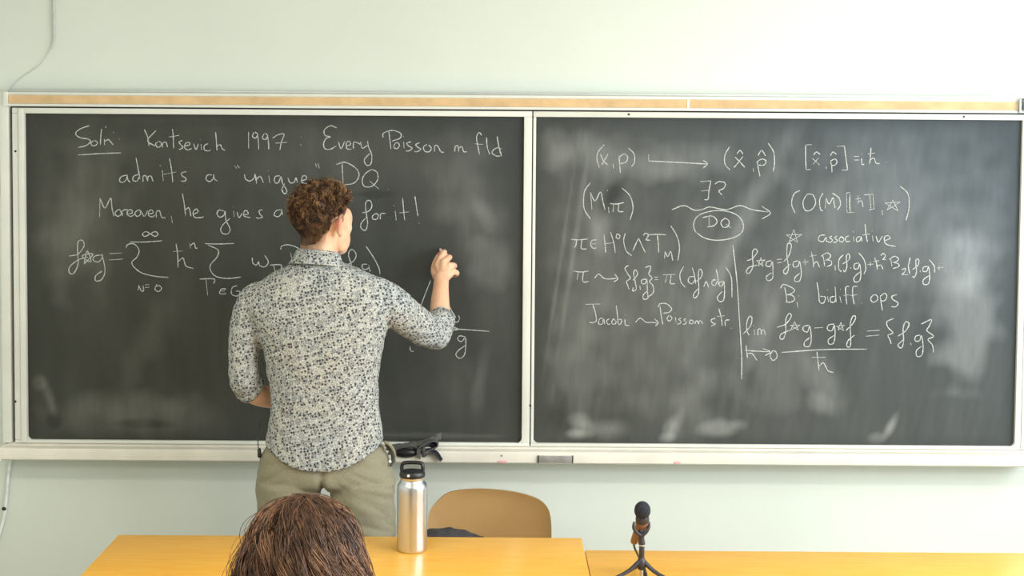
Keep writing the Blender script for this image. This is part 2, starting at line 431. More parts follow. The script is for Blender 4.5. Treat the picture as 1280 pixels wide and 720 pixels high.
for bb, px, py in ((bl, 19, 189), (bl, 19, 502), (br, 786, 144), (br, 1205, 146), (br, 663, 507)):
    p = at(px, py, YBD - .016)
    zt = ZT + .012 if py < 150 else p.z
    MB().ell((p.x, YBD - .014, zt), (.0045, .002, .0045), seg=12, rings=8).build('screw', M_gun, bb)

# outer casing: side posts, top rail with cork, tray
OX0, OX1 = bx(5), bx(1290)
cs = empty('board_casing', ((OX0 + OX1) / 2, 0, ZB - .06), 'white enamelled casing around both blackboards, with cork top strip', 'frame')
ZC0 = ZT + .0262; ZC1 = ZC0 + .058
MB().box(bx(3), bx(14.3), -.066, 0, ZB - .0115, ZC1 - .004, .004).build('side_post', M_alu, cs)
MB().box(bx(1279.5), bx(1292), -.066, 0, ZB - .0115, ZC1 - .004, .004).build('side_post', M_alu, cs)
MB().box(bx(14.3), bx(16.5), -.030, 0, ZB - .02, ZC0, 0).build('shadow_gap', M_dark, cs, smooth=False)
MB().box(bx(13.2), bx(1279), -.034, 0, ZT + .0215, ZC0, 0).build('shadow_gap', M_dark, cs, smooth=False)
MB().box(bx(10), bx(1266), -.075, 0, ZC0, ZC0 + .010, .002).build('lower_lip', M_alu, cs)
MB().box(bx(10), bx(1266), -.070, 0, ZC0 + .042, ZC0 + .053, .002).build('upper_lip', M_alu, cs)
MB().box(bx(10), bx(1266), -.070, -.002, ZC0 + .010, ZC0 + .042, 0).build('rail_back', M_alu, cs, smooth=False)
MB().box(bx(16), bx(855), -.0735, -.0702, ZC0 + .011, ZC0 + .041, 0).build('cork_strip', M_cork, cs, smooth=False)
MB().box(bx(857.5), bx(1262.5), -.0735, -.0702, ZC0 + .011, ZC0 + .041, 0).build('cork_strip', M_cork, cs, smooth=False)
MB().box(bx(9), bx(15), -.077, 0, ZC0, ZC0 + .053, .002).build('end_cap', M_alu, cs)
MB().box(bx(855), bx(857.5), -.075, -.0702, ZC0 + .010, ZC0 + .042, .0008).build('joint_cover', M_white_c, cs)
# cream upper ledge against the wall
MB().box(bx(12), bx(1290), -.040, 0, ZC0 + .053, ZC0 + .064, .003).build('top_ledge', M_alu2, cs)
# end clip of the rail on the right
m = MB().box(bx(1264.5), bx(1267), -.088, -.06, ZC0 + .002, ZC0 + .052, .002).box(bx(1270), bx(1274), -.094, -.06, ZC0 + .006, ZC0 + .05, .003).box(bx(1264.5), bx(1282), -.080, -.06, ZC0, ZC0 + .012, .002).box(bx(1277.5), bx(1281), -.088, -.06, ZC0 + .004, ZC0 + .052, .002)
m.build('rail_clip', M_alu2, cs)
# tray
tr = empty('chalk_tray', ((OX0 + OX1) / 2, -.09, ZB - .055), 'long cream chalk tray running below both blackboards', 'tray')
TZ = ZB - .022                                 # top of the tray floor
prof = [(-.005, ZB - .012), (-.052, ZB - .012), (-.060, TZ), (-.112, TZ), (-.118, TZ + .004), (-.125, TZ + .002), (-.127, TZ - .006), (-.124, TZ - .038), (-.118, TZ - .043), (-.108, TZ - .040), (-.100, TZ - .012), (-.005, TZ - .012)]
x0, x1 = bx(8), bx(1288)
mb = MB(); n = len(prof)
for x in (x0, x1): mb.v += [(x, y, z) for y, z in prof]
for i in range(n): j = (i + 1) % n; mb.f.append((i, j, n + j, n + i))
mb.f += [tuple(range(n)), tuple(range(n, 2 * n))[::-1]]
mb.build('tray_channel', M_tray, tr, angle=25)
for x_, s_ in ((x0, -1), (x1, 1)):
    MB().box(min(x_, x_ + s_ * .012), max(x_, x_ + s_ * .012), -.129, -.006, TZ - .046, TZ + .006, .003).build('end_cap', M_tray, tr)
pl0, pl1 = at(673, 567, -.13).x, at(716, 567, -.13).x
MB().box(pl0, pl1, -.1305, -.1255, TZ - .037, TZ - .010, .002).build('label_holder', M_plate, tr)
MB().box(pl0 - .003, pl0 + .002, -.132, -.1255, TZ - .038, TZ - .009, .001).build('holder_edge', M_gun, tr)
MB().box(pl1 - .002, pl1 + .002, -.132, -.1255, TZ - .038, TZ - .009, .001).build('holder_edge', M_gun, tr)
for px, w_ in ((628, .020), (847, .014)):
    p = at(px, 572, -.127).x
    tag(MB().ell((p, -.1245, TZ - .034), (w_, .003, .006), seg=16, rings=8).build('chalk_smear', M_pink, tr), 'pink chalk smear')
p = at(627, 565, -.12); MB().ell((p.x, -.127, TZ - .012), (.004, .002, .004), seg=10, rings=6).build('screw', M_plate, tr)

# switch plate, cables at the left edge
sp = empty('wall_switch', (at(0, 222, -.01).x, 0, at(0, 222, 0).z), 'pale wall switch plate cut off by the left picture edge', 'switch')
zc = at(0, 222, 0).z; xa = at(-10, 222, 0).x; xb = at(1.5, 222, 0).x
MB().box(xa, xb, -.016, 0, zc - .065, zc + .065, .004).build('plate', plain('ivory_plastic', (214, 196, 186), .45), sp)
MB().box(xa + .01, xb - .008, -.024, -.016, zc - .025, zc + .025, .002).build('rocker', M_alu, sp)
cb = MB().tube([at(67, -160, -.006), at(67, 0, -.006), at(67, 50, -.006), at(60, 66, -.006), at(47, 83, -.005), at(25, 98, -.004), at(10, 114, -.004)], [.005, .005, .004, .0013, .0011, .0011, .0011], 8)
tag(cb.build('wall_cable', M_cableg), 'thin white cable hanging down the wall to the top left casing corner', 'cable')
cb = MB().tube([at(14, 574, -.01), at(11, 590, -.008), at(9, 612, -.008), at(6, 640, -.008), at(1, 662, -.008), at(-12, 700, -.008)], [.006] * 6, 8)
c2 = empty('floor_cable', (at(14, 574, 0).x, 0, .6), 'pale cable leaving the tray end towards the lower left edge', 'cable')
cb.build('cord', M_white_c, c2)
p = at(5, 636, -.014); MB().ell(p, (.009, .006, .007), seg=12, rings=8).build('cable_clip', M_black, c2)

# ------------------------------------------------------------------ chalk writing
def strokes(txt): return [[tuple(map(float, p.split(','))) for p in s_.split()] for s_ in txt.strip().split(';') if s_.strip()]
rs = random.Random(3)
def write(parent, label, blocks, width=.0041):
    """ribbons of chalk lying on the board; blocks = (x0, y0, scale, strokes)"""
    mb = MB()
    for x0, y0, k, txt in blocks:
        for s_ in strokes(txt):
            P = [(x0 + a / k, y0 + b / k) for a, b in s_]
            if len(P) == 1: P = [(P[0][0], P[0][1]), (P[0][0] + .6, P[0][1] + .9)]
            P = catmull(P, 6)
            W = [at(a, b, YBD - .0012) for a, b in P]
            b0 = len(mb.v); n = len(W)
            ph = rs.random() * 50
            for i, c in enumerate(W):
                t = (W[min(i + 1, n - 1)] - W[max(i - 1, 0)]); t.y = 0
                t = t.normalized() if t.length > 0 else Vector((1, 0, 0)); nn = Vector((-t.z, 0, t.x))
                h = width * .5 * (.80 + .40 * noise.noise(Vector((i * .5 + ph, ph, 0))))
                if i in (0, n - 1): h *= .6
                for q in (-1, 1): mb.v.append(tuple(c + nn * h * q))
            for i in range(n - 1): a = b0 + 2 * i; mb.f.append((a, a + 1, a + 3, a + 2))
    o = mb.build('chalk_writing', M_chalk, parent, smooth=False)
    o['label'] = label
# each block: origin and scale of the sheet the strokes were copied on
A, B, A2, C_ = (0, 120, 4.), (320, 120, 3.765), (30, 140, 4.), (60, 280, 4.)
D_, H_ = (300, 300, 7.11), (460, 290, 4.233)
write(bl, 'chalk heading line with Soln underlined', [
 A + ('447,148 400,165 378,188 400,208 440,215 452,228 430,248 392,257;470,222 455,235 462,248 480,246 487,232 475,222;508,165 504,200 502,245;528,150 530,160;522,215 522,245;522,228 540,218 552,228 566,244;596,213 597,217;568,180 569,184;390,295 500,288 606,284',),
 A + ('722,168 738,205 745,250;780,172 738,222 775,250;790,228 778,240 788,256 804,250 806,234 794,226;812,258 814,236 830,232 838,256;862,165 866,200 868,262;845,205 895,197;912,222 895,230 905,245 915,258 895,268;925,250 948,244 945,232 930,235 922,255 938,270 960,262;968,238 980,268 992,240;1005,240 1008,270;1003,215 1004,219;1040,238 1022,248 1022,268 1040,275 1052,270;1078,180 1082,225 1085,272;1085,250 1102,244 1110,262 1124,272;1243,180 1243,262',),
 A2 + ('1150,102 1142,122 1158,130 1168,112 1155,100;1168,112 1172,150 1174,188;1200,108 1192,130 1208,137 1218,118 1205,106;1218,118 1222,150 1224,188',),
 B + ('78,198 105,182 132,180 120,215 112,255;92,222 145,218;212,192 212,195;210,228 212,232;380,150 350,140 322,160 325,185 350,192 330,200 318,225 325,248 350,250 378,235;388,215 400,248 418,212;425,235 445,228 438,212 425,222 428,248 450,250;458,248 460,218 478,220 490,228;492,215 500,245 525,232;525,212 530,240 545,280 540,320 520,325 510,300 535,270',),
 B + ('625,165 630,205 635,250;598,195 600,175 640,162 680,175 678,198 640,212;655,222 648,240 662,248 675,235 668,220 655,222;695,215 697,245;694,190 695,193;730,215 710,222 718,235 735,245 720,258 705,258;770,220 752,228 760,240 775,250 758,262 745,260;805,228 788,240 795,260 815,262 825,245 812,230;840,262 842,235 855,235 870,262 885,265;935,262 938,238 950,235 955,262;956,245 968,238 978,262 992,262;1062,185 1050,172 1038,195 1045,240 1052,275;1030,225 1070,228;1085,195 1088,240 1100,275;1155,248 1130,245 1110,265 1130,282 1155,282;1135,190 1142,235 1155,280',)])
write(bl, 'second chalk line, admits a unique DQ', [
 A + ('632,395 605,405 598,425 615,432 632,415 636,395 640,420 652,432;690,392 668,402 665,422 685,425 695,405;680,308 690,360 700,415;715,430 716,402 730,400 738,425 740,404 756,402 765,428;812,372 816,425;800,345 801,352;847,310 858,370 864,432;818,392 880,380;932,378 908,385 912,400 930,412 925,425 905,425;1060,395 1038,395 1030,415 1048,428 1066,412 1068,392 1072,415 1088,425;1172,348 1184,362;1186,346 1198,360;1222,392 1228,415 1250,425 1270,410 1275,390 1280,425',),
 B + ('2,412 3,380;3,392 20,378 35,408;60,375 65,410;57,350 58,353;112,375 90,380 88,405 105,408 118,380 125,410 145,445 135,460 122,440 135,412;150,385 160,408 180,405 188,385 195,408;210,400 238,390 232,375 218,380 215,405 240,412;280,318 285,335;292,318 298,340;405,318 408,370 410,415;378,322 420,312 470,340 485,375 460,410 410,418;545,345 515,365 500,395 510,425 545,425 572,395 570,360 545,345;535,400 578,438;622,437 623,440',)])
write(bl, 'third chalk line, Moreover he gives a, for it!', [
 A + ('498,605 500,510;500,512 525,560 553,510 560,560 570,602;590,568 575,585 588,602 606,590 600,570 588,568;612,600 612,575 632,568 638,575;640,590 660,585 658,570 642,572 636,592 655,602 672,592;690,570 674,585 685,602 702,592 700,572 690,570;705,575 722,602 738,572;742,590 765,585 760,570 746,575 742,595 760,605 775,595;782,608 782,580 798,575 808,605 828,610;856,600 862,635;912,488 922,545 928,600;926,570 945,560 955,602;968,590 990,580 982,565 966,580 972,605 1000,608 1018,604;1118,575 1095,570 1085,590 1100,606 1120,595 1125,575 1130,620 1150,665 1140,688 1115,688 1103,668 1118,640 1150,612;1168,575 1172,605;1166,552 1167,556;1185,580 1195,608 1212,585;1215,595 1240,590 1235,575 1222,575 1220,600 1250,608',),
 B + ('30,535 15,540 18,555 30,570 10,575 0,572;118,535 95,540 85,560 105,568 120,550 120,535 125,560;500,550 530,542 545,520 540,496 525,492 515,510 520,560 525,600 515,632 495,622 495,600 515,575;565,552 548,565 552,580 570,578 575,560 565,552;585,580 587,555 610,552;655,540 660,585;648,515 649,519;690,480 695,540 700,585;675,550 720,545;748,472 755,520 762,565;767,597 768,600',)])
write(bl, 'chalk formula f star g equals a double sum', [
 C_ + ('105,160 150,150 180,110 172,82 150,90 148,140 150,200 130,245 108,245 108,215 150,180 200,165;180,200 195,135 215,190 170,160 225,150 180,200;270,155 235,160 225,180 250,190 270,170 270,152 285,230 270,275 240,285 238,260 270,235;308,148 368,145;305,180 375,175;408,90 480,90 570,84;390,118 400,102 430,100 455,130 445,165 420,190 430,215 470,245 540,262 602,267;510,48 490,38 472,50 485,62 510,50 535,38 550,50 535,62 510,48;450,332 455,305;455,312 468,335 478,332 475,308;485,305 505,302;485,318 507,316;545,300 535,325 552,338 568,322 555,308 540,312',),
 C_ + ('640,98 648,150 650,218;625,138 672,135;650,190 675,170 690,210 728,222;708,98 712,122;712,108 730,95 738,120 748,120;785,98 850,100 930,97;800,105 850,130 845,165 815,200 812,230 840,262 900,272 965,265;758,275 830,275 828,298;790,278 798,355;890,325 868,325 858,345 870,350 890,348;860,335 885,335;945,308 922,318 918,350 945,360 960,345 955,336 940,335;975,378 975,355;975,360 988,355 1000,378',),
 D_ + ('108,158 115,205 145,222 165,190;165,190 175,225 215,240 245,215 250,185 220,138;262,222 365,222 360,272;298,225 320,305;362,85 370,55 420,42 480,55 530,80;450,112 465,205;940,216 965,214 1015,180 1032,130 1005,88 975,95 965,140 985,200 990,225;1130,215 1090,218 1088,250 1115,262 1145,245 1145,215;1145,215 1148,250 1158,280;1120,55 1190,160 1235,250 1245,305',)])
write(bl, 'unfinished chalk diagram with arrows beside the raised hand', [
 H_ + ('332,255 300,335 266,428;425,385 445,420 465,455;478,440 484,460 468,478 440,455;445,512 540,518 642,526;450,502 478,514 455,520;515,555 485,550 475,568 495,580 515,560 517,600 510,650 485,668 465,650 480,625 515,600;222,605 226,628 242,632',)], .0038)
E_, G_, I_, J_ = (660, 130, 4.), (960, 130, 4.), (690, 280, 4.8), (910, 280, 3.6)
write(br, 'top chalk line mapping (x,p) to hatted x and p', [
 E_ + ('382,203 350,240 345,280 358,320;362,250 378,285 400,305;400,250 380,285 370,303;425,300 428,322;455,258 458,300 462,345;452,270 480,250 498,265 490,290 460,298;502,220 530,250 532,290 518,313;603,252 604,285;604,285 750,292 895,300;875,282 897,298 876,320;1008,213 985,255 985,300 1010,330;1035,265 1060,290 1085,318;1075,262 1045,300 1030,318;1045,250 1060,232 1075,250;1125,320 1127,340;1145,290 1152,325 1160,362;1143,290 1170,275 1190,285 1180,305 1150,305;1150,258 1168,232 1188,260;1200,195 1228,240 1232,300 1225,338',),
 G_ + ('218,203 188,205;188,205 188,270 190,328;190,328 215,328;222,272 258,305;252,270 225,302;228,255 242,240 260,252;290,312 292,325;312,285 318,310 320,342;312,285 335,275 345,290 335,305 315,308;312,258 325,240 342,252;345,212 382,210;382,210 388,260 398,330;398,330 368,330;430,262 455,262;430,280 455,280;468,272 470,302 482,300;468,248 469,251;515,218 512,260 508,300;498,250 535,245;508,280 530,270 540,295 560,298;592,290 593,293',)])
write(br, 'second chalk line, (M,pi) with wavy arrow over circled DQ', [
 E_ + ('312,393 282,440 280,520 312,575;320,528 312,440;312,440 335,485 362,440 375,490 385,530;397,430 398,436;402,515 405,545;410,498 445,500 480,492;428,502 425,540;455,500 452,535 478,538;470,420 510,460 525,520 510,580;862,388 915,384;915,384 905,430 900,475 882,478;868,435 912,430;935,400 955,388 985,395 980,420 955,435 970,455;978,465 979,468;720,528 780,508 830,530 870,528 910,515 990,528 1060,508 1120,528 1200,540;1170,512 1212,545 1170,575;905,562 905,610;872,568 920,560 945,585 930,608 895,615;985,570 965,590 975,615 1000,612 1005,585 985,570;990,600 1015,620',),
 E_ + (' '.join('%.0f,%.0f' % (952 + 128 * math.cos(a * .3142 + 2.6) + 4 * math.sin(a), 607 + 74 * math.sin(a * .3142 + 2.6)) for a in range(21)),),
 G_ + ('160,432 130,450 118,500 135,545;195,450 175,490 185,530 215,530 238,495 225,455 195,450;275,445 258,480 262,525 275,535;285,525 290,470;290,470 305,500 325,468 330,495 335,520;322,445 355,470 362,505 345,530;410,442 392,445;392,445 395,540;395,543 430,542;410,450 408,500 412,540;450,458 450,500;438,475 465,472;450,490 468,485 475,515;480,455 525,450;525,450 530,525;530,525 505,530;508,455 515,528;570,530 573,555;595,530 625,480;625,480 650,535;650,535 585,495;585,495 662,490;662,490 595,530;660,410 700,450 705,520 690,582',)])
write(br, 'chalk line reading star associative', [
 G_ + ('105,690 130,628;130,628 148,692;148,692 92,655;92,655 170,652;170,652 105,690;285,655 260,658 252,680 275,688 290,665 292,685 302,688;320,660 308,668 322,680 312,692 302,690;345,660 333,668 346,682 335,692 325,690;365,662 355,680 370,690 380,675 365,662;406,658 388,668 392,688 410,685;427,660 430,688;425,636 427,641;460,662 445,668 443,688 460,682 466,662 470,688;485,600 490,650 497,690;472,655 510,650;522,658 526,688;520,632 521,635;540,660 552,690 572,660;580,685 610,672 600,658 582,668 590,700 638,712',)])
write(br, 'chalk line, pi is in H0 of Lambda two T M', [
 I_ + ('115,92 160,95 215,90;148,98 142,130 133,140;180,95 175,145 208,150;268,95 240,100 232,125 248,145 268,142;235,120 265,118;312,65 318,120 322,172;352,50 370,110 380,172;320,118 375,112;390,58 385,80 400,88 408,70 390,58;440,55 430,100 445,160 478,190;485,160 505,115 520,85;520,85 540,130 560,172;548,70 560,55 578,65 570,85 565,95 590,98;578,65 630,62 685,65;632,65 638,120 640,172;675,205 678,165;678,165 695,195 712,165 725,220;712,10 748,70 765,140 755,220',)])
write(br, 'chalk line, pi wavy arrow bracket of f and g', [
 I_ + ('128,282 175,288 220,282;158,290 150,335;188,290 185,345 220,345;255,325 280,300 310,325 345,330 390,325;375,300 395,328 370,348;460,248 438,265 455,300 470,325 448,345 455,370 462,392;485,338 508,312 512,290 498,275 490,300 500,350 505,390 485,402 487,380;527,370 530,395;570,330 540,335 538,355 558,358 570,335 572,400 575,445 550,450 548,425 575,400;558,262 590,252 588,280 580,300 600,325 585,345 605,370 608,410 575,440;615,320 635,318;615,335 637,334;665,305 740,302;690,308 680,352;715,305 710,355 738,358;790,255 768,300 775,350 800,380',),
 I_ + ('855,315 825,318 818,345 840,358 858,335;842,262 855,310 862,358;866,345 895,318 900,285 885,270 878,300 880,360 878,420 855,445 850,420 880,385;910,378 925,345 940,380;985,335 965,338 958,360 978,368 990,345;985,270 995,320 998,365;1030,345 1005,350 1005,370 1022,370 1032,345 1035,400 1030,455 1005,465 992,440 1020,405;1040,255 1075,320 1080,440',)])
write(br, 'chalk line, Jacobi wavy arrow Poisson str.', [
 I_ + ('200,482 290,480;245,482 262,540 265,580 245,592 225,590;305,565 285,570 280,598 300,600 310,570 315,600;345,568 328,580 335,602 350,598;368,568 358,590 372,602 385,588 368,568;385,490 392,540 398,600 412,598 418,575 400,572;438,572 440,605 465,608;440,545 441,548;500,590 530,565 565,590 600,590 635,595;615,570 638,592 620,612;648,490 655,550 665,605;635,500 650,478 690,480 718,510 700,530 665,535;700,548 690,570 705,582 720,565 705,548;740,560 745,592;738,535 739,538;775,565 760,572 775,585 762,600 752,598;805,568 792,575 805,590 795,602 785,600;830,575 825,595 842,598 848,582 830,575;858,600 862,585 872,582 878,600;880,602 884,582 896,585 906,600;980,565 955,575 962,592 980,600 955,612;1000,505 1015,560 1022,612;990,555 1035,550;1040,612 1040,580 1065,575;1075,625 1076,628',)])
write(br, 'long vertical chalk dividing line', [(0, 0, 1., '916,306 921,350 924,395 927,445 927,474')])
write(br, 'chalk expansion f star g with terms B1 and B2', [
 J_ + ('85,165 110,155 132,125 122,112 110,130 112,190 95,222 82,215 95,195 130,185;135,190 148,150;148,150 158,190;158,190 128,165;128,165 168,162;168,162 135,190;195,165 175,170 172,188 190,190 200,170 202,210 200,245 180,255 172,238 195,220;220,160 242,158;222,175 242,172;250,170 275,140 285,95 268,90 265,140 272,200 260,225 250,210 280,180;315,165 295,172 295,192 315,190 322,168 330,220 322,255 302,258 302,240 325,220;345,160 347,185;335,172 362,170;375,125 382,160 385,195;368,145 398,140;385,180 400,170 412,195;425,138 432,165 435,190;418,145 445,130 462,142 452,158 435,162;435,162 462,165 465,182 445,192;482,185 483,208;520,138 500,160 498,200 510,215',),
 J_ + ('515,180 545,160 545,135 532,145 535,190 525,215 518,205;552,195 553,202;590,175 570,180 568,200 585,200 592,180 598,220 592,255 570,260 568,240 595,215;588,130 612,160 620,200 612,225;640,170 642,190;628,182 655,180;660,150 668,175 672,205;655,168 680,165;672,190 688,185 698,205;688,142 698,132 708,145 695,160;695,160 712,160;732,155 738,190;725,160 750,145 768,158 755,170 740,172;740,172 765,178 768,192 742,200;782,205 798,200 795,215 782,228;782,228 812,228;820,150 812,190 818,225;830,205 855,185 858,160 845,165 848,215 838,240 830,235;865,210 866,216;898,190 880,195 878,212 895,212 902,192 908,240 900,270 880,270 880,250 905,232;905,160 928,190 930,220;950,188 950,208;940,198 968,195;980,212 981,214;1010,212 1011,214;1045,212 1046,214;1080,212 1081,214',)])
write(br, 'chalk line reading Bi bidiff. ops', [
 J_ + ('255,285 262,320 265,355;235,290 250,272 285,285 300,300 280,315 262,318;262,318 290,322 300,340 280,352 258,350;310,350 315,378;318,322 319,325;400,262 408,310 412,350 430,355 438,330 415,325;448,325 452,352;447,295 448,298;482,325 462,330 462,350 480,350 485,330;482,283 487,352;503,325 510,355;505,292 506,295;545,280 530,285 530,320 535,362;520,322 545,318;582,280 562,285 562,330 568,362;550,322 582,318;600,355 601,357;655,318 642,335 652,352 672,342 670,322 655,318;685,325 690,360 695,390;685,325 705,312 715,325 705,345 690,345;760,318 738,325 742,340 765,355 755,372 735,372',)])
write(br, 'chalk limit formula with a long fraction bar', [
 J_ + ('68,495 100,460 108,425 98,415 85,440 85,480 95,500;118,475 120,500;115,455 116,458;135,500 135,475 148,475 150,498;150,480 162,478 168,500;220,465 260,450 285,415 275,402 260,430 260,480 250,515 235,515 240,495 285,475;282,478 300,440;300,440 318,478;318,478 280,455;280,455 325,455;325,455 282,478;365,455 340,462 340,480 358,485 368,460 375,510 368,548 345,550 345,530 370,510;390,468 428,465;478,450 452,455 448,475 468,480 478,455 482,495 475,535 455,540 452,520 480,500;495,478 508,442;508,442 520,480;520,480 488,460;488,460 525,455;525,455 495,478;530,480 560,450 575,420 562,415 550,450 552,510 550,550 535,550 540,525 570,500;240,578 430,565 625,563;400,575 405,620 410,660;378,600 438,600;410,640 430,625 450,660 475,668',),
 J_ + ('625,482 682,478;620,505 680,500;745,425 715,440 720,465 742,490 720,500 728,520 735,540;765,505 800,480 815,450 800,440 788,470 790,530 780,558 765,545 790,520;822,535 824,545;865,500 845,505 842,525 862,525 870,502 878,550 872,590 850,595 848,570 870,550;870,450 915,430 905,460 895,480 925,505 900,520 920,545 925,580;935,548 936,551',),
 (660, 420, 4., '1090,45 1094,80 1097,110;1085,72 1150,76 1208,79;1097,90 1120,88 1145,122;1175,62 1212,80 1185,98;1225,72 1210,98 1225,122 1245,105 1240,80 1225,72')])

# ------------------------------------------------------------------ tables
def table(x0, x1, yb, depth, label, rz=0):
    e = empty('table', ((x0 + x1) / 2, yb - depth / 2, 0), label, 'table', None)
    z = .72
    MB().box(x0, x1, yb - depth, yb, z - .028, z, .003).build('tabletop', M_table, e)
    a, b = x0 + .06, x1 - .06
    MB().box(a, b, yb - .09, yb - .06, z - .085, z - .029, .003).box(a, b, yb - depth + .06, yb - depth + .09, z - .085, z - .029, .003).build('apron', M_gun, e)
    for x in (a + .02, b - .02):
        for y in (yb - .075, yb - depth + .075):
            MB().lathe((x, y, 0), [(.021, 0), (.022, .01), (.019, .02), (.019, z - .03)], 16).build('leg', M_gun, e)
    return e
tb0 = at(437, 672.5, 0)
def y_of(py, z):                                # depth at which height z shows at row py (centre column)
    d = fw + up * ((PY - py) / F); return CAM.y + d.y * (z - CAM.z) / d.z
YT1 = y_of(671.5, .72); YT2 = y_of(686.5, .72)
tx0, tx1 = at(148, 671, YT1).x, at(727, 675, YT1).x
table(tx0, tx1, YT1, .75, 'bright yellow-orange table carrying the steel bottle')
t2x0 = tx1 + .002
table(t2x0, t2x0 + 1.62, YT2, .80, 'yellow-orange table at the right carrying the microphone')

# ------------------------------------------------------------------ bottle
Yb = y_of(688, .72); pb = at(515, 688, Yb)
bc = Vector((pb.x, Yb, .72))
be = empty('water_bottle', bc, 'brushed steel water bottle with black loop cap on the yellow table', 'bottle')
k = .0465
HB = .93
MB().lathe(bc, [(r_, z_ * HB) for r_, z_ in [(k * .92, 0), (k * .98, .002), (k, .006), (k, .012), (k, .19), (k, .208), (k * .985, .216), (k * .93, .223), (k * .84, .229), (k * .79, .233), (k * .78, .240), (k * .80, .2415), (k * .80, .244)]], 48).build('bottle_body', M_steel, be)
MB().lathe(bc, [(k * .80, .2272), (k * .84, .229), (k * .85, .233), (k * .84, .240), (k * .78, .2445), (k * .55, .2465), (k * .3, .2475)], 40).build('cap', M_black, be)
MB().tube([bc + Vector(v) for v in ((-.031, 0, .238), (-.0325, 0, .254), (-.030, 0, .266), (-.019, 0, .2705), (.019, 0, .2705), (.030, 0, .266), (.0325, 0, .254), (.031, 0, .238))], .0058, 12, ((0, 1, 0), 1.5)).build('cap_handle', M_black, be)
MB().ell(bc + Vector((-.010, -k * .84, .238)), (.004, .002, .004), seg=12, rings=8).build('cap_button', M_white_c, be)

# ------------------------------------------------------------------ microphone on a small tripod
Ym = -1.42
def mp(px, py, dy=0.): return at(px, py, Ym + dy)
hub = mp(802, 702); 
me_ = empty('microphone_stand', (hub.x, Ym, .72), 'small black tripod stand on the right-hand table', 'stand')
for ang in (200, -28, 92):
    d = Vector((math.cos(R(ang)), math.sin(R(ang)), 0)); foot = Vector((hub.x, Ym, .727)) + d * .145
    lg = MB().tube([hub + d * .008, hub + d * .05 + Vector((0, 0, -.028)), foot], [.0075, .0065, .005], 10, ((0, 0, 1), .8)).build('leg', M_gun, me_)
    MB().ell(foot, (.009, .009, .007), seg=12, rings=8).build('rubber_foot', M_black, lg)
a = mp(802, 680)
MB().lathe((hub.x, Ym, hub.z - .022), [(.010, 0), (.013, .006), (.014, .02), (.010, .03), (.007, .034)], 20).build('hub', M_gun, me_)
MB().tube([(hub.x, Ym, hub.z + .005), (hub.x, Ym, a.z)], .0078, 14, sub=1).build('pole', M_gun, me_)
MB().lathe((hub.x, Ym, a.z - .004), [(.0085, 0), (.0088, .001), (.0088, .004), (.0085, .005)], 16).build('chrome_ring', M_white_c, me_)
MB().tube([(hub.x, Ym, hub.z - .02), (hub.x, Ym, hub.z - .075)], .0052, 12, sub=1).build('lower_pole', M_chrome, me_)
MB().tube([(hub.x + .006, Ym - .006, hub.z - .014), (hub.x + .012, Ym - .014, hub.z - .034)], .0042, 10, sub=1).build('knob', M_black, me_)
MB().tube([(hub.x, Ym, a.z + .002), mp(801.5, 672), mp(802, 664, .004)], [.0098, .0088, .0100], 16).build('clip_joint', M_gun, me_)
ball = mp(803, 638, -.006)
mc = empty('microphone', mp(800, 662), 'black ball-headed microphone clipped to the small tripod stand', 'microphone')
MB().ell(ball, (.0232, .0232, .0262)).build('foam_ball', M_blackm, mc)
MB().tube([mp(803, 648, 0), mp(803, 652, .004), mp(801, 660, .02), mp(797, 668, .05), mp(793, 676, .085)], [.0165, .0195, .0165, .0145, .0115], 20).build('microphone_body', M_refl, mc)
MB().tube([mp(803, 647.5, 0), mp(803, 649.5, 0)], .0195, 20, sub=1).build('collar', M_gun, mc)
cl = MB()
for s_ in (-1, 1): cl.tube([mp(802 + s_ * 9.5, 653, -.002), mp(801.5 + s_ * 9.5, 659, -.004), mp(801.5 + s_ * 6.5, 665, -.008), mp(802, 670, -.006)], [.0028, .0048, .0048, .006], 10)
cl.build('clip_arm', M_gun, mc)
cv = MB().tube([mp(793, 676, .085), mp(793, 684, .11), mp(800, 700, .10), mp(806, 722, .05), mp(812, 740, -.02)] + [Vector((hub.x + .05, Ym - .12, .7245)), Vector((hub.x + .12, Ym - .25, .7245))], .003, 8)
cv.build('cable', M_black, mc)

# ------------------------------------------------------------------ chair behind the table
Yc = -.47
ch = empty('chair', (at(612, 640, Yc).x, Yc - .2, 0), 'tan plastic shell chair standing between the table and the chalk tray', 'chair')
out = [(537, 690), (535, 655), (537, 640), (544, 629), (556, 619), (569, 615), (590, 613.5), (612, 614), (636, 616), (655, 619), (672, 624), (683, 632), (688, 645), (689, 668), (687, 700), (680, 740), (640, 752), (590, 752), (548, 735)]
P = catmull(out + [out[0]], 4)[:-1]; cx, cy = 612, 672
mb = MB(); th = .012; n = len(P); RN = 8
for side in (0, 1):
    for q in range(RN + 1):
        f_ = q / RN
        for (a, b) in P:
            x_, y_ = cx + (a - cx) * f_, cy + (b - cy) * f_
            u = (x_ - cx) / 77.; hgt = (y_ - 614) / 100.
            yy = Yc - .035 * (u * u) + .03 * max(0, 1 - hgt) - (.05 * max(0, hgt - .9) ** 1.2)
            if q == RN: yy -= 0.006
            p_ = at(x_, y_, Yc); mb.v.append((p_.x, yy + (th if side else 0), p_.z))
o_ = (RN + 1) * n
for side in (0, 1):
    for q in range(RN):
        for i in range(n):
            a = side * o_ + q * n + i; b = side * o_ + q * n + (i + 1) % n
            mb.f.append((a, b, b + n, a + n) if side else (a, a + n, b + n, b))
for i in range(n):
    a = RN * n + i; b = RN * n + (i + 1) % n; mb.f.append((a, b, b + o_, a + o_))
mb.build('backrest', M_chair, ch, angle=60)
cxw = at(612, 640, Yc).x
mb = MB(); vs = []
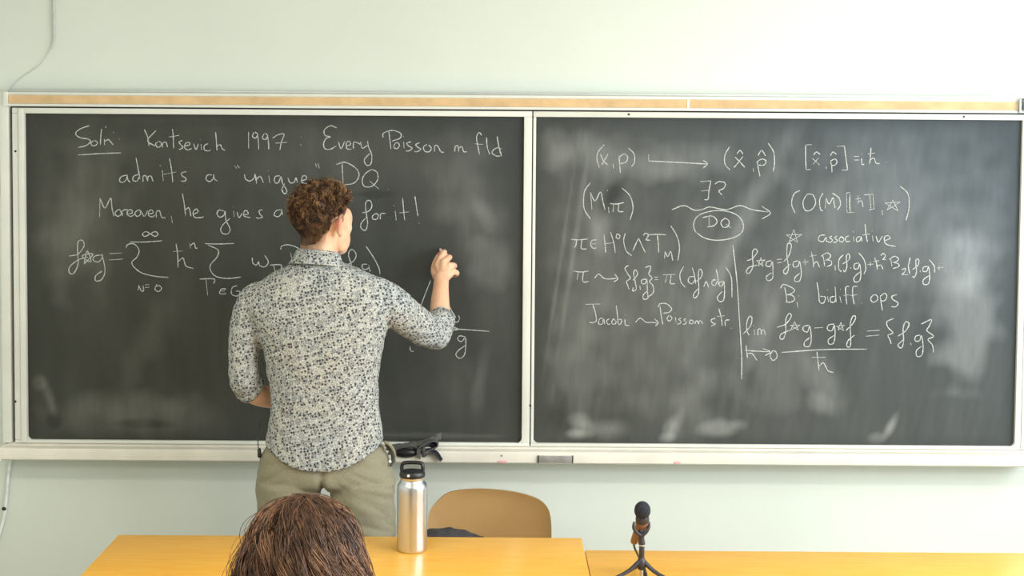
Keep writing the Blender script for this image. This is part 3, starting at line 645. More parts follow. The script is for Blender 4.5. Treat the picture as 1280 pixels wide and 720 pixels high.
for j in range(9):
    for i in range(11):
        u, v = i / 5. - 1, j / 8.
        vs.append((cxw + .205 * u * (1 - .08 * v), Yc - .04 - .40 * v, .445 + .012 * abs(u) ** 2 * 2 - .02 * math.sin(v * 3.1) + (-.03 * max(0, v - .85) / .15)))
mb.v = vs + [(x, y, z - .012) for x, y, z in vs]
for j in range(8):
    for i in range(10):
        a = j * 11 + i; mb.f += [(a, a + 1, a + 12, a + 11), (a + 99, a + 110, a + 111, a + 100)]
bd = [i for i in range(11)] + [j * 11 + 10 for j in range(1, 9)] + [88 + i for i in range(9, -1, -1)] + [j * 11 for j in range(7, 0, -1)]
for i in range(len(bd)): a, b = bd[i], bd[(i + 1) % len(bd)]; mb.f.append((a, b, b + 99, a + 99))
mb.build('seat', M_chair, ch, angle=60)
for s_ in (-1, 1):
    MB().tube([(cxw + s_ * .15, Yc + .030, .66), (cxw + s_ * .17, Yc + .03, .5), (cxw + s_ * .19, Yc - .02, .425), (cxw + s_ * .20, Yc + .09, .011)], .010, 12).build('leg', M_chrome, ch)
    MB().tube([(cxw + s_ * .19, Yc - .02, .418), (cxw + s_ * .19, Yc - .36, .415), (cxw + s_ * .20, Yc - .40, .39), (cxw + s_ * .21, Yc - .43, .011)], .010, 12).build('leg', M_chrome, ch)
# dark jacket heaped on the chair
def fold(v): return .016 * noise.noise(v * 9) + .010 * (1 - abs(noise.noise(v * 17)) * 2)
jy = Yc - .15
jm = MB()
q = at(560, 668, jy)
jm.ell((cxw - .10, jy, .54), (.12, .09, .105)).ell((cxw + .02, jy, .52), (.13, .085, .075))
jm.tube([at(532, 668, jy) + Vector((0, 0, -.040)), at(555, 668, jy) + Vector((0, 0, -.032)), at(580, 669, jy) + Vector((0, 0, -.034)), at(602, 676, jy) + Vector((0, 0, -.03)), (cxw + .03, jy, .56)], [.035, .040, .036, .03, .06], 16)
jm = remesh(jm, .009, 5, fold)
jk = jm.build('jacket', plain('dark_grey_jacket', (60, 57, 60), .9, 0, .1, 60, .4), None); tag(jk, 'dark grey jacket heaped on the tan chair seat, just above the table edge', 'jacket')

# ------------------------------------------------------------------ dark cloth bundle on the chalk tray
def strip(pts, width, th=.003, sub=6, yoff=0.0):
    """band running through pts (world), 'width' measured in depth; closed solid"""
    C = [Vector(p) for p in catmull(pts, sub)]; n = len(C); mb = MB()
    for i, c in enumerate(C):
        t = (C[min(i + 1, n - 1)] - C[max(i - 1, 0)]).normalized(); nn = Vector((-t.z, 0, t.x)).normalized()
        wd = width if not hasattr(width, '__len__') else width[0] + (width[1] - width[0]) * i / (n - 1)
        for a, b in ((-1, -1), (1, -1), (1, 1), (-1, 1)): mb.v.append(tuple(c + Vector((0, a * wd / 2 + yoff, 0)) + nn * th * b))
    for i in range(n - 1):
        for k in range(4): a = 4 * i + k; b = 4 * i + (k + 1) % 4; mb.f.append((a, b, b + 4, a + 4))
    mb.f += [(0, 3, 2, 1), (4 * n - 4, 4 * n - 3, 4 * n - 2, 4 * n - 1)]
    return mb
YS = -.105
def tp(px, py, Y=YS): return at(px, py, Y)
cl = empty('cloth_bundle', (tp(515, 565).x, YS, TZ), 'crumpled charcoal cloth with navy-black lining lying on the chalk tray', 'cloth')
m = MB().tube([tp(486, 566), tp(492, 562), tp(506, 560), tp(520, 557), tp(532, 554), tp(540, 550), tp(549, 548)], [.018, .020, .018, .017, .016, .016, .007], 16, ((0, 1, 0), 1.3))
m.tube([tp(540, 550), tp(546, 546), tp(551, 542)], [.012, .012, .006], 12)
m = remesh(m, .004, 3, lambda v: .003 * noise.noise(v * 60) + .002 * noise.noise(v * 130)); m.build('folded_cloth', M_cloth, cl)
MB().ell(tp(507, 566, -.125), (.046, .018, .0185)).build('dark_pouch', M_black, cl)
strip([tp(494, 567, -.13), tp(497, 560, -.128), tp(508, 557.5, -.13), tp(518, 558, -.13), tp(523, 563, -.13), tp(525, 571, -.13)], .010, .0016).build('strap', M_cloth, cl)
strip([tp(525, 573, -.13), tp(522, 563, -.13), tp(528, 556, -.13), tp(538, 551, -.13), tp(546, 551.5, -.13), tp(547, 557, -.13), tp(540, 561, -.13), tp(531, 564, -.13)], .030, .0024).build('loop_strap', M_cloth, cl)
m = MB().ell(tp(541, 556, -.115), (.018, .014, .011)); m.build('lining', M_clothd, cl)
strip([tp(526, 566, -.13), tp(536, 562, -.132), tp(546, 566, -.134), tp(552, 575, -.136)], (.014, .020), .0045).build('cloth_flap', M_clothd, cl)
strip([tp(530, 570, -.134), tp(538, 567, -.136), tp(545, 571, -.138), tp(551, 576.5, -.14)], (.012, .016), .0022).build('cloth_flap', M_cloth, cl)
MB().ell(tp(530, 565, -.128), (.010, .012, .020)).build('knot', M_cloth, cl)

# ------------------------------------------------------------------ standing man
YM = -.55
base = at(405, 600, YM)
man = empty('person', (base.x, YM, 0), 'standing person seen from behind in a floral shirt, writing on the left blackboard', 'person')
def ringstack(mb, rows, seg=40, ex=2.4):
    """closed loft of flattened rings: rows = (z or px-row, xl, xr, Yc, half depth) in world"""
    b = len(mb.v); n = len(rows)
    for (z, xl, xr, yc, hd) in rows:
        cx = (xl + xr) / 2; hw = (xr - xl) / 2
        for j in range(seg):
            a = 2 * math.pi * j / seg; ca, sa = math.cos(a), math.sin(a)
            mb.v.append((cx + hw * abs(ca) ** (2 / ex) * (1 if ca >= 0 else -1), yc + hd * abs(sa) ** (2 / ex) * (1 if sa >= 0 else -1), z))
    for i in range(n - 1):
        for j in range(seg):
            a, c = b + i * seg + j, b + i * seg + (j + 1) % seg
            mb.f.append((a, c, c + seg, a + seg))
    mb.f += [tuple(b + j for j in range(seg))[::-1], tuple(b + (n - 1) * seg + j for j in range(seg))]
def smooth_rows(rows, sub=4): return catmull(rows, sub)
def prow(py, l, r, yc, hd):
    return (at((l + r) / 2, py, yc).z, at(l, py, yc).x, at(r, py, yc).x, yc, hd)

def P_(px, py, y): return at(px, py, y)
# --- head frame: face towards the board, turned right
HC = at(404.5, 271, YM + .005)
HM = Matrix.Rotation(R(141), 3, 'Z') @ Matrix.Rotation(R(4), 3, 'X')
def hl(x, y, z): return HC + HM @ Vector((x, y, z))
def head_shapes(mb, hl, M, ears=True):
    e = lambda c, r: mb.ell(hl(*c), r, M)
    e((0, .012, .0), (.077, .094, .093)); e((0, -.030, -.040), (.061, .060, .082)); e((0, -.020, -.070), (.052, .060, .055))
    e((0, -.045, -.098), (.043, .044, .032)); e((0, -.078, -.117), (.019, .017, .015))
    e((0, -.082, .004), (.048, .014, .011)); e((0, -.088, -.083), (.025, .012, .011))
    for s_ in (-1, 1):
        e((s_ * .046, -.058, -.034), (.024, .026, .030)); e((s_ * .050, -.054, -.004), (.021, .028, .040)); e((s_ * .048, -.046, -.074), (.022, .034, .044)); e((s_ * .030, -.062, -.104), (.020, .024, .022))
    mb.tube([hl(0, -.088, -.002), hl(0, -.098, -.022), hl(0, -.112, -.044), hl(0, -.106, -.053)], [.008, .0085, .0115, .009], 12)
    for s_ in (-1, 1):
        mb.ell(hl(s_ * .011, -.100, -.052), (.009, .011, .007), M)
        if not ears: continue
        # ear: rim, lobe and plate
        mb.ell(hl(s_ * .086, .014, -.028), (.008, .018, .027), M @ Matrix.Rotation(R(-28 * s_), 3, 'Z'))
        mb.tube([hl(s_ * .080, -.010, -.012), hl(s_ * .089, -.002, .006), hl(s_ * .100, .016, .010), hl(s_ * .108, .032, -.004), hl(s_ * .106, .031, -.030), hl(s_ * .096, .014, -.052), hl(s_ * .082, -.002, -.061)], [.0050, .0056, .0058, .0062, .0058, .0076, .0062], 10)
body = MB()
head_shapes(body, hl, HM)
neck0 = at(397, 296, YM + .000)
body.tube([hl(0, .020, -.035), at(399, 303, YM), at(398, 318, YM - .004), at(398, 345, YM)], [.064, .063, .065, .072], 28)
ringstack(body, smooth_rows([prow(345, 362, 440, YM, .050), prow(356, 342, 462, YM, .070), prow(376, 318, 482, YM, .09), prow(410, 326, 474, YM, .10), prow(470, 337, 466, YM, .095), prow(520, 342, 470, YM, .095), prow(560, 342, 472, YM, .09), prow(588, 346, 470, YM, .085)]))
# right arm, raised to the board
body.tube([P_(474, 378, YM), P_(503, 396, -.50), P_(528, 411, -.42), P_(546, 417, -.365)], [.050, .046, .042, .039], 20)
body.tube([P_(546, 417, -.365), P_(550, 402, -.325), P_(550, 380, -.27), P_(551, 360, -.215), P_(552, 347, -.18)], [.040, .038, .0345, .029, .0275], 22)
def hand(mb, wrist, mcps, fingers, thumb, pr=.0145, seg=12):
    for m in mcps: mb.tube([wrist * .82 + m * .18, (wrist + m) / 2, m], [.017, .0155, .0130], seg)
    for i in range(len(mcps) - 1): c = mcps[i] * .5 + mcps[i + 1] * .5; mb.tube([wrist, (wrist + c) * .5, c * .9 + wrist * .1], [.018, .0150, .0115], seg)
    for f, r_ in fingers: mb.tube(f, r_, seg)
    mb.tube(thumb[0], thumb[1], seg)
W_ = P_(553, 350, -.185)
mc_ = [P_(547, 332, -.145), P_(554.5, 328, -.152), P_(561.5, 332, -.157), P_(566, 339.5, -.162)]
fg = [([mc_[0], P_(551, 322, -.130), P_(555, 315.5, -.108), P_(555, 315.5, -.088), P_(552.5, 315.5, -.072)], [.0135, .0118, .0110, .0098, .0082]),
      ([mc_[1], P_(559.5, 323.5, -.132), P_(562, 321.5, -.108), P_(557, 321, -.088), P_(553, 318.5, -.078)], [.0135, .0118, .0106, .0096, .0082]),
      ([mc_[2], P_(567, 332, -.138), P_(567.5, 333, -.112), P_(562, 333.5, -.100), P_(557, 331, -.106)], [.0132, .0118, .0106, .0096, .0084]),
      ([mc_[3], P_(570.5, 341, -.148), P_(570, 343, -.128), P_(565, 344, -.115), P_(560, 342, -.118)], [.0124, .0112, .0100, .0090, .0080])]
th_ = ([P_(549, 350, -.175), P_(543.5, 341, -.145), P_(543, 331, -.112), P_(547, 322, -.092), P_(550, 317, -.078)], [.017, .0150, .0112, .0102, .0082])
hand(body, W_, mc_, fg, th_)
# left arm, bent across the front of the body
body.tube([P_(326, 384, YM), P_(310, 415, YM), P_(306, 450, YM), P_(306, 474, YM + .008)], [.046, .041, .038, .036], 20)
body.tube([P_(306, 474, YM + .008), P_(311, 485, YM + .026), P_(322, 493, YM + .06), P_(345, 498, -.42), P_(372, 500, -.375)], [.036, .037, .039, .036, .027], 20)
W2 = P_(374, 498, -.372); m2 = [P_(399, 489, -.345), P_(402, 495, -.340), P_(403, 501, -.341), P_(401, 507, -.346)]
fg2 = [([m, m + Vector((.032, .004, .002)), m + Vector((.052, -.006, .0)), m + Vector((.058, -.022, -.002))], [.0112, .0098, .0090, .0078]) for m in m2]
hand(body, W2, m2, fg2, ([P_(380, 490, -.36), P_(390, 482, -.345), P_(401, 478, -.345), P_(409, 478, -.35)], [.016, .014, .011, .009]))
# legs inside the trousers
FL, FR = Vector((base.x - .150, YM - .015, 0)), Vector((base.x + .150, YM - .015, 0))
hipL, hipR = at(360, 604, YM), at(454, 604, YM)
for hp, ft in ((hipL, FL), (hipR, FR)):
    kn = (hp + ft) / 2; kn.z = .50; kn.y = YM + .02
    body.tube([hp, (hp + kn) / 2, kn, Vector((ft.x, ft.y, .3)), Vector((ft.x, ft.y, .10)), Vector((ft.x, ft.y + .06, .05))], [.078, .072, .060, .054, .040, .035], 20)
bb = remesh(body, .0034, 3)
bo = bb.build('body', M_skin, man, angle=180)
for s_ in (-1, 1):
    MB().ell(hl(s_ * .031, -.076, -.012), (.0125, .0125, .0125), seg=16, rings=12).build('eye', M_eye, man)
    MB().ell(hl(s_ * .031, -.0865, -.012), (.0048, .0030, .0048), HM, seg=12, rings=8).build('iris', M_iris, man)
MB().tube([hl(-.022, -.094, -.084), hl(-.008, -.102, -.082), hl(.008, -.102, -.082), hl(.022, -.094, -.084)], [.002, .004, .004, .002], 10).build('lips', M_lip, man)

# --- shirt
def wr_torso(v):
    px = (v.x - base.x) * 368; z = v.z
    d = .0035 * noise.noise(Vector((v.x * 7, v.y * 7, v.z * 4)))
    # long soft drag folds towards the waist and the raised arm
    q = noise.noise(Vector((v.x * 9 + v.z * 5, v.y * 9, v.z * 13 - v.x * 8))); d += .0060 * (abs(q) ** .7 - .4) * (1.2 if z < 1.28 else .45)
    q = noise.noise(Vector((v.x * 20 - v.z * 9, v.y * 14, v.z * 24))); d += .0028 * (abs(q) - .3)
    arm = 1 if (v.x > base.x + .20 or v.x < base.x - .22) else 0
    if arm: d += .0045 * (abs(noise.noise(Vector((v.x * 30 + 7, v.y * 18, v.z * 22 + v.x * 9)))) ** .8 - .35)
    return d
sh = MB()
ringstack(sh, smooth_rows([prow(327, 367, 427, YM - .002, .070), prow(332, 359, 441, YM, .080), prow(341, 342, 461, YM, .094), prow(352, 327, 478, YM, .106), prow(368, 311, 489, YM, .115), prow(388, 306, 490, YM, .122), prow(410, 320, 484, YM, .126), prow(440, 330, 478, YM, .126), prow(470, 335, 474, YM, .122), prow(500, 339, 474, YM, .121),
   prow(530, 336, 477, YM, .125), prow(555, 333, 480, YM, .133), prow(575, 332, 481, YM, .140), prow(600, 334, 480, YM, .142)]), 56, 2.5)
sh.tube([P_(470, 372, YM), P_(488, 381, -.535), P_(508, 396, -.49), P_(530, 411, -.42), P_(544, 417, -.370)], [.073, .071, .066, .062, .061], 28)
sh.tube([P_(543, 416, -.372), P_(549, 407, -.345), P_(551.5, 399, -.322)], [.061, .056, .046], 28)
sh.tube([P_(322, 376, YM), P_(311, 398, YM), P_(306, 425, YM), P_(304.5, 455, YM), P_(305.5, 474, YM + .002)], [.064, .060, .055, .053, .053], 28)
sh.tube([P_(305.5, 474, YM + .002), P_(307, 479, YM + .012), P_(310, 483, YM + .026)], [.053, .052, .048], 26)
def hem_z(x, y):                                  # curved shirt tails, lowest at the back centre
    u = (x - at(405, 570, YM).x) / (.205)
    py = 588 - 30 * min(1.2, abs(u)) ** 2.3
    return at(405, py, YM - .12).z + (.012 if y > YM + .03 else 0)
def cut(c):
    if abs(c[0] - base.x) > .235: return 1.
    return (c[2] - hem_z(c[0], c[1]))
shm = remesh(sh, .0055, 4, wr_torso, cut)
so = shm.build('shirt', M_shirt, man, angle=180)
so.modifiers.new('thickness', 'SOLIDIFY').thickness = .0022
# collar
def band(c, n, u, prof, seg=48, open_=0.0):
    """ring band: prof = (ru, rv, height) loops around centre c, axis n"""
    n = n.normalized(); u = (u - n * u.dot(n)).normalized(); v = n.cross(u); mb = MB()
    for ru, rv, h_ in prof:
        for j in range(seg):
            a = 2 * math.pi * j / seg; mb.v.append(tuple(c + u * ru * math.cos(a) + v * rv * math.sin(a) + n * h_))
    m = len(prof)
    for i in range(m):
        for j in range(seg):
            a, b_ = i * seg + j, i * seg + (j + 1) % seg; k_ = ((i + 1) % m)
            mb.f.append((a, b_, k_ * seg + (j + 1) % seg, k_ * seg + j))
    return mb
nc = at(397, 322, YM - .002)
cb_ = band(nc, Vector((.06, .16, 1)), Vector((1, 0, 0)), [(.068, .068, .020), (.071, .071, .022), (.075, .075, .018), (.083, .084, -.004), (.096, .095, -.027), (.094, .093, -.030), (.084, .084, -.012), (.074, .074, .0), (.066, .066, .012)])
cb_.build('collar', M_shirt, man, angle=180)
# rolled cuffs
c0 = P_(551.5, 400, -.324); ax = (P_(550, 385, -.285) - P_(551, 404, -.332)).normalized()
ax = (ax + Vector((.28, 0, 0))).normalized()
band(c0, ax, Vector((1, 0, 0)), [(.046, .046, -.016), (.050, .050, -.014), (.051, .051, .002), (.048, .048, .012), (.044, .044, .014), (.042, .042, .006), (.041, .041, -.012)]).build('cuff', M_shirt, man, angle=180)
band(c0, ax, Vector((1, 0, 0)), [(.0435, .0435, .0135), (.0445, .0445, .0165), (.0400, .0400, .0150), (.0385, .0385, .0), (.0415, .0415, .0)]).build('cuff_lining', M_navy, man, angle=180)
c1 = P_(313, 485, YM + .034); ax1 = (P_(345, 505, -.47) - P_(307, 478, YM + .0)).normalized()
band(c1, ax1, Vector((0, 0, 1)), [(.050, .050, -.018), (.054, .054, -.016), (.055, .055, .002), (.052, .052, .012), (.048, .048, .014), (.045, .045, .006), (.044, .044, -.012)]).build('cuff', M_shirt, man, angle=180)
# back yoke seam and side seam details
# --- trousers
tm = MB()
ringstack(tm, smooth_rows([prow(556, 334, 478, YM, .112), prow(566, 328, 483, YM, .118), prow(580, 324, 488, YM, .124), prow(592, 322, 492, YM, .126), prow(602, 322, 493, YM, .112), prow(609, 330, 484, YM, .07)]), 56, 2.5)
def leg(hx0, hx1, foot):
    top = prow(600, hx0, hx1, YM, .12); z0 = top[0]
    rows = [top, prow(625, hx0, hx1 - 1, YM, .122), prow(650, hx0 + 1, hx1 + 0, YM + .004, .117)]
    fx, fy = foot.x, foot.y
    for z, w_, d_ in ((.62, .112, .108), (.50, .100, .100), (.35, .092, .098), (.18, .086, .096), (.045, .088, .100)):
        t = (rows[2][0] - z) / rows[2][0]; cx = (rows[2][1] + rows[2][2]) / 2 * (1 - t) + fx * t
        rows.append((z, cx - w_, cx + w_, YM + (fy - YM) * t, d_))
    return smooth_rows(rows)
ringstack(tm, leg(321, 401, FL)[::-1], 36, 2.2); ringstack(tm, leg(412.5, 495, FR)[::-1], 36, 2.2)
def wr_leg(v):
    lowz = max(0, min(1, (.95 - v.z) / .2))
    q = noise.noise(Vector((v.x * 6, v.y * 6 + 3, v.z * 26 + abs(v.x - base.x) * 14)))
    d = .0095 * (abs(q) ** .8 - .3) + .004 * noise.noise(v * 7)
    # seat seam
    d -= .022 * math.exp(-((v.x - base.x - .004) / .011) ** 2) * (1 if v.y < YM else 0) * max(.35, lowz)
    return d
tmm = remesh(tm, .0065, 4, wr_leg)
tro = tmm.build('trousers', M_trous, man, angle=180)
def on_back(px, py, y=YM - .1): return at(px, py, y)
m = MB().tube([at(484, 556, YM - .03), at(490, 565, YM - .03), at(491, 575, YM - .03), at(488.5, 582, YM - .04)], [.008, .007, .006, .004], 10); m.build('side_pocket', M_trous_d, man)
MB().ell(at(487.5, 577, YM - .068), (.0052, .004, .0052), seg=12, rings=8).build('pocket_rivet', M_white_c, man)
MB().tube([at(482, 553, YM - .04), at(488, 557, YM - .045), at(493, 566, YM - .03), at(493.5, 577, YM - .02)], [.006, .006, .005, .004], 8).build('pocket_edge', M_trous, man)
m = MB().tube([at(324.5, 528, YM - .0), at(323, 540, YM - .0), at(322.5, 555, YM - .02), at(324, 563, YM - .04)], .0018, 8); m.build('transmitter_wire', M_black, man)
m = MB().tube([at(324, 562, YM - .045), at(324.5, 570, YM - .045)], [.0058, .0072], 12); m.build('transmitter_plug', M_black, man)
for ft in (FL, FR):
    m = MB().tube([ft + Vector((0, -.075, .045)), ft + Vector((0, -.02, .050)), ft + Vector((0, .07, .046)), ft + Vector((0, .155, .034)), ft + Vector((0, .185, .030))], [.036, .042, .044, .040, .024], 20, ((0, 0, 1), .85))
    s_ = remesh(m, .006, 3).build('shoe', M_shoe, man, angle=180)
    MB().box(ft.x - .042, ft.x + .042, ft.y - .112, ft.y + .205, 0.0, .016, .006).build('sole', M_sole, s_)

# --- hair: a shaped cap with curls
def curls(name, mat, parent, gen, count, seg=3, tone_seed=1):
    V = []; Fc = []; T_ = []
    rnd = random.Random(tone_seed)
    for k in range(count):
        g = gen(rnd)
        if g is None: continue
        pts, r_, tone = g; n = len(pts); b0 = len(V)
        for i, p in enumerate(pts):
            t = (pts[min(i + 1, n - 1)] - pts[max(i - 1, 0)]).normalized(); a = t.orthogonal().normalized(); c = t.cross(a)
            rr = r_ * (1 - .75 * (i / (n - 1)) ** 2)
            for j in range(seg):
                an = 2 * math.pi * j / seg; V.append(tuple(p + (a * math.cos(an) + c * math.sin(an)) * rr)); T_.append(tone * (.75 + .35 * i / (n - 1)))
        for i in range(n - 1):
            for j in range(seg): q = b0 + i * seg + j; q2 = b0 + i * seg + (j + 1) % seg; Fc.append((q, q2, q2 + seg, q + seg))
    mb = MB(); mb.v = V; mb.f = Fc
    me = bpy.data.meshes.new(name); L = root_loc(parent); VA = np.array(V) - np.array(L)
    me.from_pydata(VA.tolist(), [], Fc); me.materials.append(mat)
    me.polygons.foreach_set('use_smooth', [True] * len(me.polygons))
    at_ = me.attributes.new('tone', 'FLOAT', 'POINT'); at_.data.foreach_set('value', T_)
    o = bpy.data.objects.new(name, me); COL.objects.link(o); o.parent = parent; return o
from mathutils.bvhtree import BVHTree
HI = HM.transposed()
hv = [i for i, v in enumerate(bb.v) if v[2] > HC.z - .16 and (Vector(v) - HC).length < .2]
scalp = MB(); head_shapes(scalp, hl, HM, False)
scalp.tube([hl(0, .020, -.035), at(399, 303, YM), at(398, 318, YM - .004), at(398, 345, YM)], [.064, .063, .065, .072], 28)
scalp = remesh(scalp, .005, 2); tree = BVHTree.FromPolygons([Vector(v) for v in scalp.v], scalp.f)
def skin_at(d):
    """scalp point in head direction d"""
    w_ = (HM @ d).normalized(); h_ = tree.ray_cast(HC + w_ * .25, -w_, .25)
    return (h_[0], w_) if h_[0] is not None else (HC + w_ * .09, w_)
def sm(a, b, x):
    x = max(0, min(1, (x - a) / (b - a)))
    return x * x * (3 - 2 * x)
def hair_len(d):
    """hair length for unit direction d in the head frame; 0 = bare skin"""
    x, y, z = d; ax_ = abs(x)
    nape = -.78 - .05 * (1 - min(1, ax_ * 2.2))
    if (ax_ > .5) and -.62 < z < .02 + .10 * (y < .3) and -.06 < y < .42: return 0           # around the ear
    lim = nape + (.30 * sm(.30, .85, ax_)) + .30 * sm(.45, .05, y)          # climbs to the ear
    if y < -.05: lim = max(lim, -.10 + .25 * sm(-.05, -.30, y))             # sideburn in front of the ear
    if y < -.30: lim = max(lim, .15 + 1.1 * sm(-.30, -.62, y) * .42)
    if z < lim: return 0
    t = sm(0, 1.15, z - lim)
    return (.0025 + .026 * t) * (1 + 1.9 * sm(.1, -.6, y) * sm(.10, .40, z) * (1 - .5 * sm(.75, 1, z)))
capm = MB()
seg, rg = 72, 54; vs = []
for i in range(rg + 1):
    t = math.pi * i / rg
    for j in range(seg):
        a = 2 * math.pi * j / seg; d = Vector((math.sin(t) * math.cos(a), math.sin(t) * math.sin(a), math.cos(t)))
        L_ = hair_len(d); p, w_ = skin_at(d)
        nz = noise.noise(Vector(d) * 4.5)
        vs.append(p + w_ * ((.0004 + L_ * (.60 + .25 * nz)) if L_ > 0 else -.006))
fs = []
for i in range(rg):
    for j in range(seg): a, b_ = i * seg + j, i * seg + (j + 1) % seg; fs.append((a, a + seg, b_ + seg, b_))
capm.add(vs, fs); hc = capm.build('hair', M_hair, man, angle=180)
ta = hc.data.attributes.new('tone', 'FLOAT', 'POINT'); ta.data.foreach_set('value', [.12] * len(hc.data.vertices))
# closely cropped hair shades the skin along the hairline
stb = [0.] * len(bb.v)
for i in hv:
    d = (HI @ (Vector(bb.v[i]) - HC)).normalized(); z0 = d.z
    for k_ in range(22):
        if hair_len(Vector((d.x, d.y, z0 + .013 * k_))) > 0: stb[i] = (1 - k_ / 22.) ** 1.4; break
ta = bo.data.attributes.new('stubble', 'FLOAT', 'POINT'); ta.data.foreach_set('value', stb)
blu = [0.] * len(bb.v); tips = [hl(-.104, .026, -.018), hl(.104, .026, -.018), P_(554, 314.5, -.09), P_(549, 318, -.085)]
for i, v in enumerate(bb.v): blu[i] = max(0., 1 - min(((Vector(v) - q_).length / (.030 if k_ < 2 else .014)) ** 2 for k_, q_ in enumerate(tips)))
ta = bo.data.attributes.new('blush', 'FLOAT', 'POINT'); ta.data.foreach_set('value', blu)
def curl_gen(rnd):
    z = rnd.uniform(-.85, 1); a = rnd.uniform(0, 2 * math.pi); s_ = math.sqrt(1 - z * z); d = Vector((s_ * math.cos(a), s_ * math.sin(a), z))
    L_ = hair_len(d)
    if L_ == 0: return None
    up_ = max(0, min(1, (L_ - .011) / .018))
    p, n_ = skin_at(d); p = p + n_ * L_ * .48
    q3 = d * 6.
    clump = Vector((noise.noise(q3), noise.noise(q3 + Vector((9, 0, 0))), noise.noise(q3 + Vector((0, 9, 0)))))
    down = (Vector((0, 0, -1)) - n_ * n_.dot(Vector((0, 0, -1))))
    tdir = (down * (.35 + 1.2 * (1 - up_)) + (clump - n_ * clump.dot(n_)) * 3.0 * up_ + Vector((rnd.uniform(-.25, .25), rnd.uniform(-.25, .25), rnd.uniform(-.25, .25)))).normalized()
    side = n_.cross(tdir)
    N_ = 10; pts = []; ln = .006 + .020 * up_; cr = .0006 + .0056 * up_; ph = clump.y * 9 + rnd.uniform(-.3, .3); turns = 6.0 * up_ + .5
    for i in range(N_):
        t = i / (N_ - 1)
        pts.append(p + tdir * ln * t + n_ * (L_ * .50 * math.sin(t * 2.2)) + (n_ * math.cos(ph + t * turns) + side * math.sin(ph + t * turns)) * cr)
    return pts, .0006 + .0006 * up_, max(0, min(1, .08 + .62 * up_ * (.4 + .6 * rnd.random()) + 1.0 * clump.x))
o = curls('hair_curls', M_hair, man, curl_gen, 14000, 3, 5); o.parent = hc
# chalk held in the fingers
a0, a1 = at(550.3, 311.5, -.0535), at(552.0, 315.8, -.086)
chk = empty('chalk_stick', a0, 'short reddish-white piece of chalk held against the board in the raised hand', 'chalk')
MB().tube([a1, (a0 + a1) / 2, a0 + (a1 - a0) * .08], [.0052, .0052, .0046], 14, sub=1).build('stick', M_redc, chk)
MB().lathe(a0 + (a1 - a0) * .10, [(.0047, 0), (.0036, .003), (.002, .004)], 12, (a0 - a1)).build('tip', M_chalk, chk)

# ------------------------------------------------------------------ seated person in the foreground
YSP = -2.67
SC = at(380, 706, YSP)                          # middle of the skull
sit = empty('person', (SC.x, YSP - .02, 0), 'seated person with wavy brown shoulder-length hair in the foreground, seen from behind', 'person')
SM = Matrix.Rotation(R(176), 3, 'Z') @ Matrix.Rotation(R(8), 3, 'X')
def sl(x, y, z): return SC + SM @ Vector((x, y, z))
b2 = MB(); head_shapes(b2, sl, SM)
sx, sy, sz = SC.x, SC.y - .01, SC.z
b2.tube([sl(0, .02, -.04), (sx, sy, sz - .14), (sx, sy, sz - .22)], [.055, .052, .060], 24)
ringstack(b2, smooth_rows([(sz - .19, sx - .07, sx + .07, sy, .05), (sz - .23, sx - .15, sx + .15, sy, .075), (sz - .30, sx - .18, sx + .18, sy, .09), (sz - .45, sx - .155, sx + .155, sy, .095), (sz - .60, sx - .145, sx + .145, sy, .09), (sz - .76, sx - .17, sx + .17, sy + .02, .11)]))
for s_ in (-1, 1):
    b2.tube([(sx + s_ * .17, sy, sz - .26), (sx + s_ * .215, sy + .03, sz - .42), (sx + s_ * .22, sy + .06, sz - .54)], [.048, .042, .036], 18)
    b2.tube([(sx + s_ * .22, sy + .06, sz - .54), (sx + s_ * .17, sy + .20, sz - .56), (sx + s_ * .11, sy + .30, sz - .57)], [.037, .031, .024], 18)
    wv = Vector((sx + s_ * .11, sy + .30, sz - .575)); mm = [wv + Vector((s_ * (.024 - .017 * i), .075 - .004 * abs(i - 1), 0)) for i in range(4)]
    hand(b2, wv, mm, [([m_, m_ + Vector((-s_ * .006, .032, .004)), m_ + Vector((-s_ * .010, .052, -.008)), m_ + Vector((-s_ * .012, .060, -.022))], [.0108, .0095, .0088, .0075]) for m_ in mm], ([wv + Vector((-s_ * .02, .02, 0)), wv + Vector((-s_ * .045, .045, 0)), wv + Vector((-s_ * .052, .07, -.004))], [.015, .012, .009]))
    b2.tube([(sx + s_ * .09, sy + .03, .53), (sx + s_ * .11, sy + .25, .535), (sx + s_ * .12, sy + .44, .52)], [.085, .078, .062], 20)
    b2.tube([(sx + s_ * .12, sy + .44, .52), (sx + s_ * .12, sy + .42, .30), (sx + s_ * .12, sy + .40, .10), (sx + s_ * .12, sy + .46, .045)], [.060, .052, .038, .035], 18)
remesh(b2, .005, 3).build('body', M_skin2, sit, angle=180)
MB().tube([sl(-.022, -.094, -.084), sl(-.008, -.102, -.082), sl(.008, -.102, -.082), sl(.022, -.094, -.084)], [.002, .004, .004, .002], 10).build('lips', M_lip, sit)
for s_ in (-1, 1):
    MB().ell(sl(s_ * .031, -.076, -.012), (.0125, .0125, .0125), seg=16, rings=12).build('eye', M_eye, sit)
b3 = MB()
ringstack(b3, smooth_rows([(sz - .185, sx - .075, sx + .075, sy, .068), (sz - .205, sx - .10, sx + .10, sy, .080), (sz - .235, sx - .165, sx + .165, sy, .095), (sz - .30, sx - .195, sx + .195, sy, .108), (sz - .45, sx - .17, sx + .17, sy, .112), (sz - .60, sx - .16, sx + .16, sy, .108), (sz - .76, sx - .18, sx + .18, sy + .02, .125)]))
for s_ in (-1, 1):
    b3.tube([(sx + s_ * .165, sy, sz - .265), (sx + s_ * .215, sy + .03, sz - .42), (sx + s_ * .22, sy + .06, sz - .54), (sx + s_ * .175, sy + .19, sz - .56)], [.060, .053, .047, .038], 20)
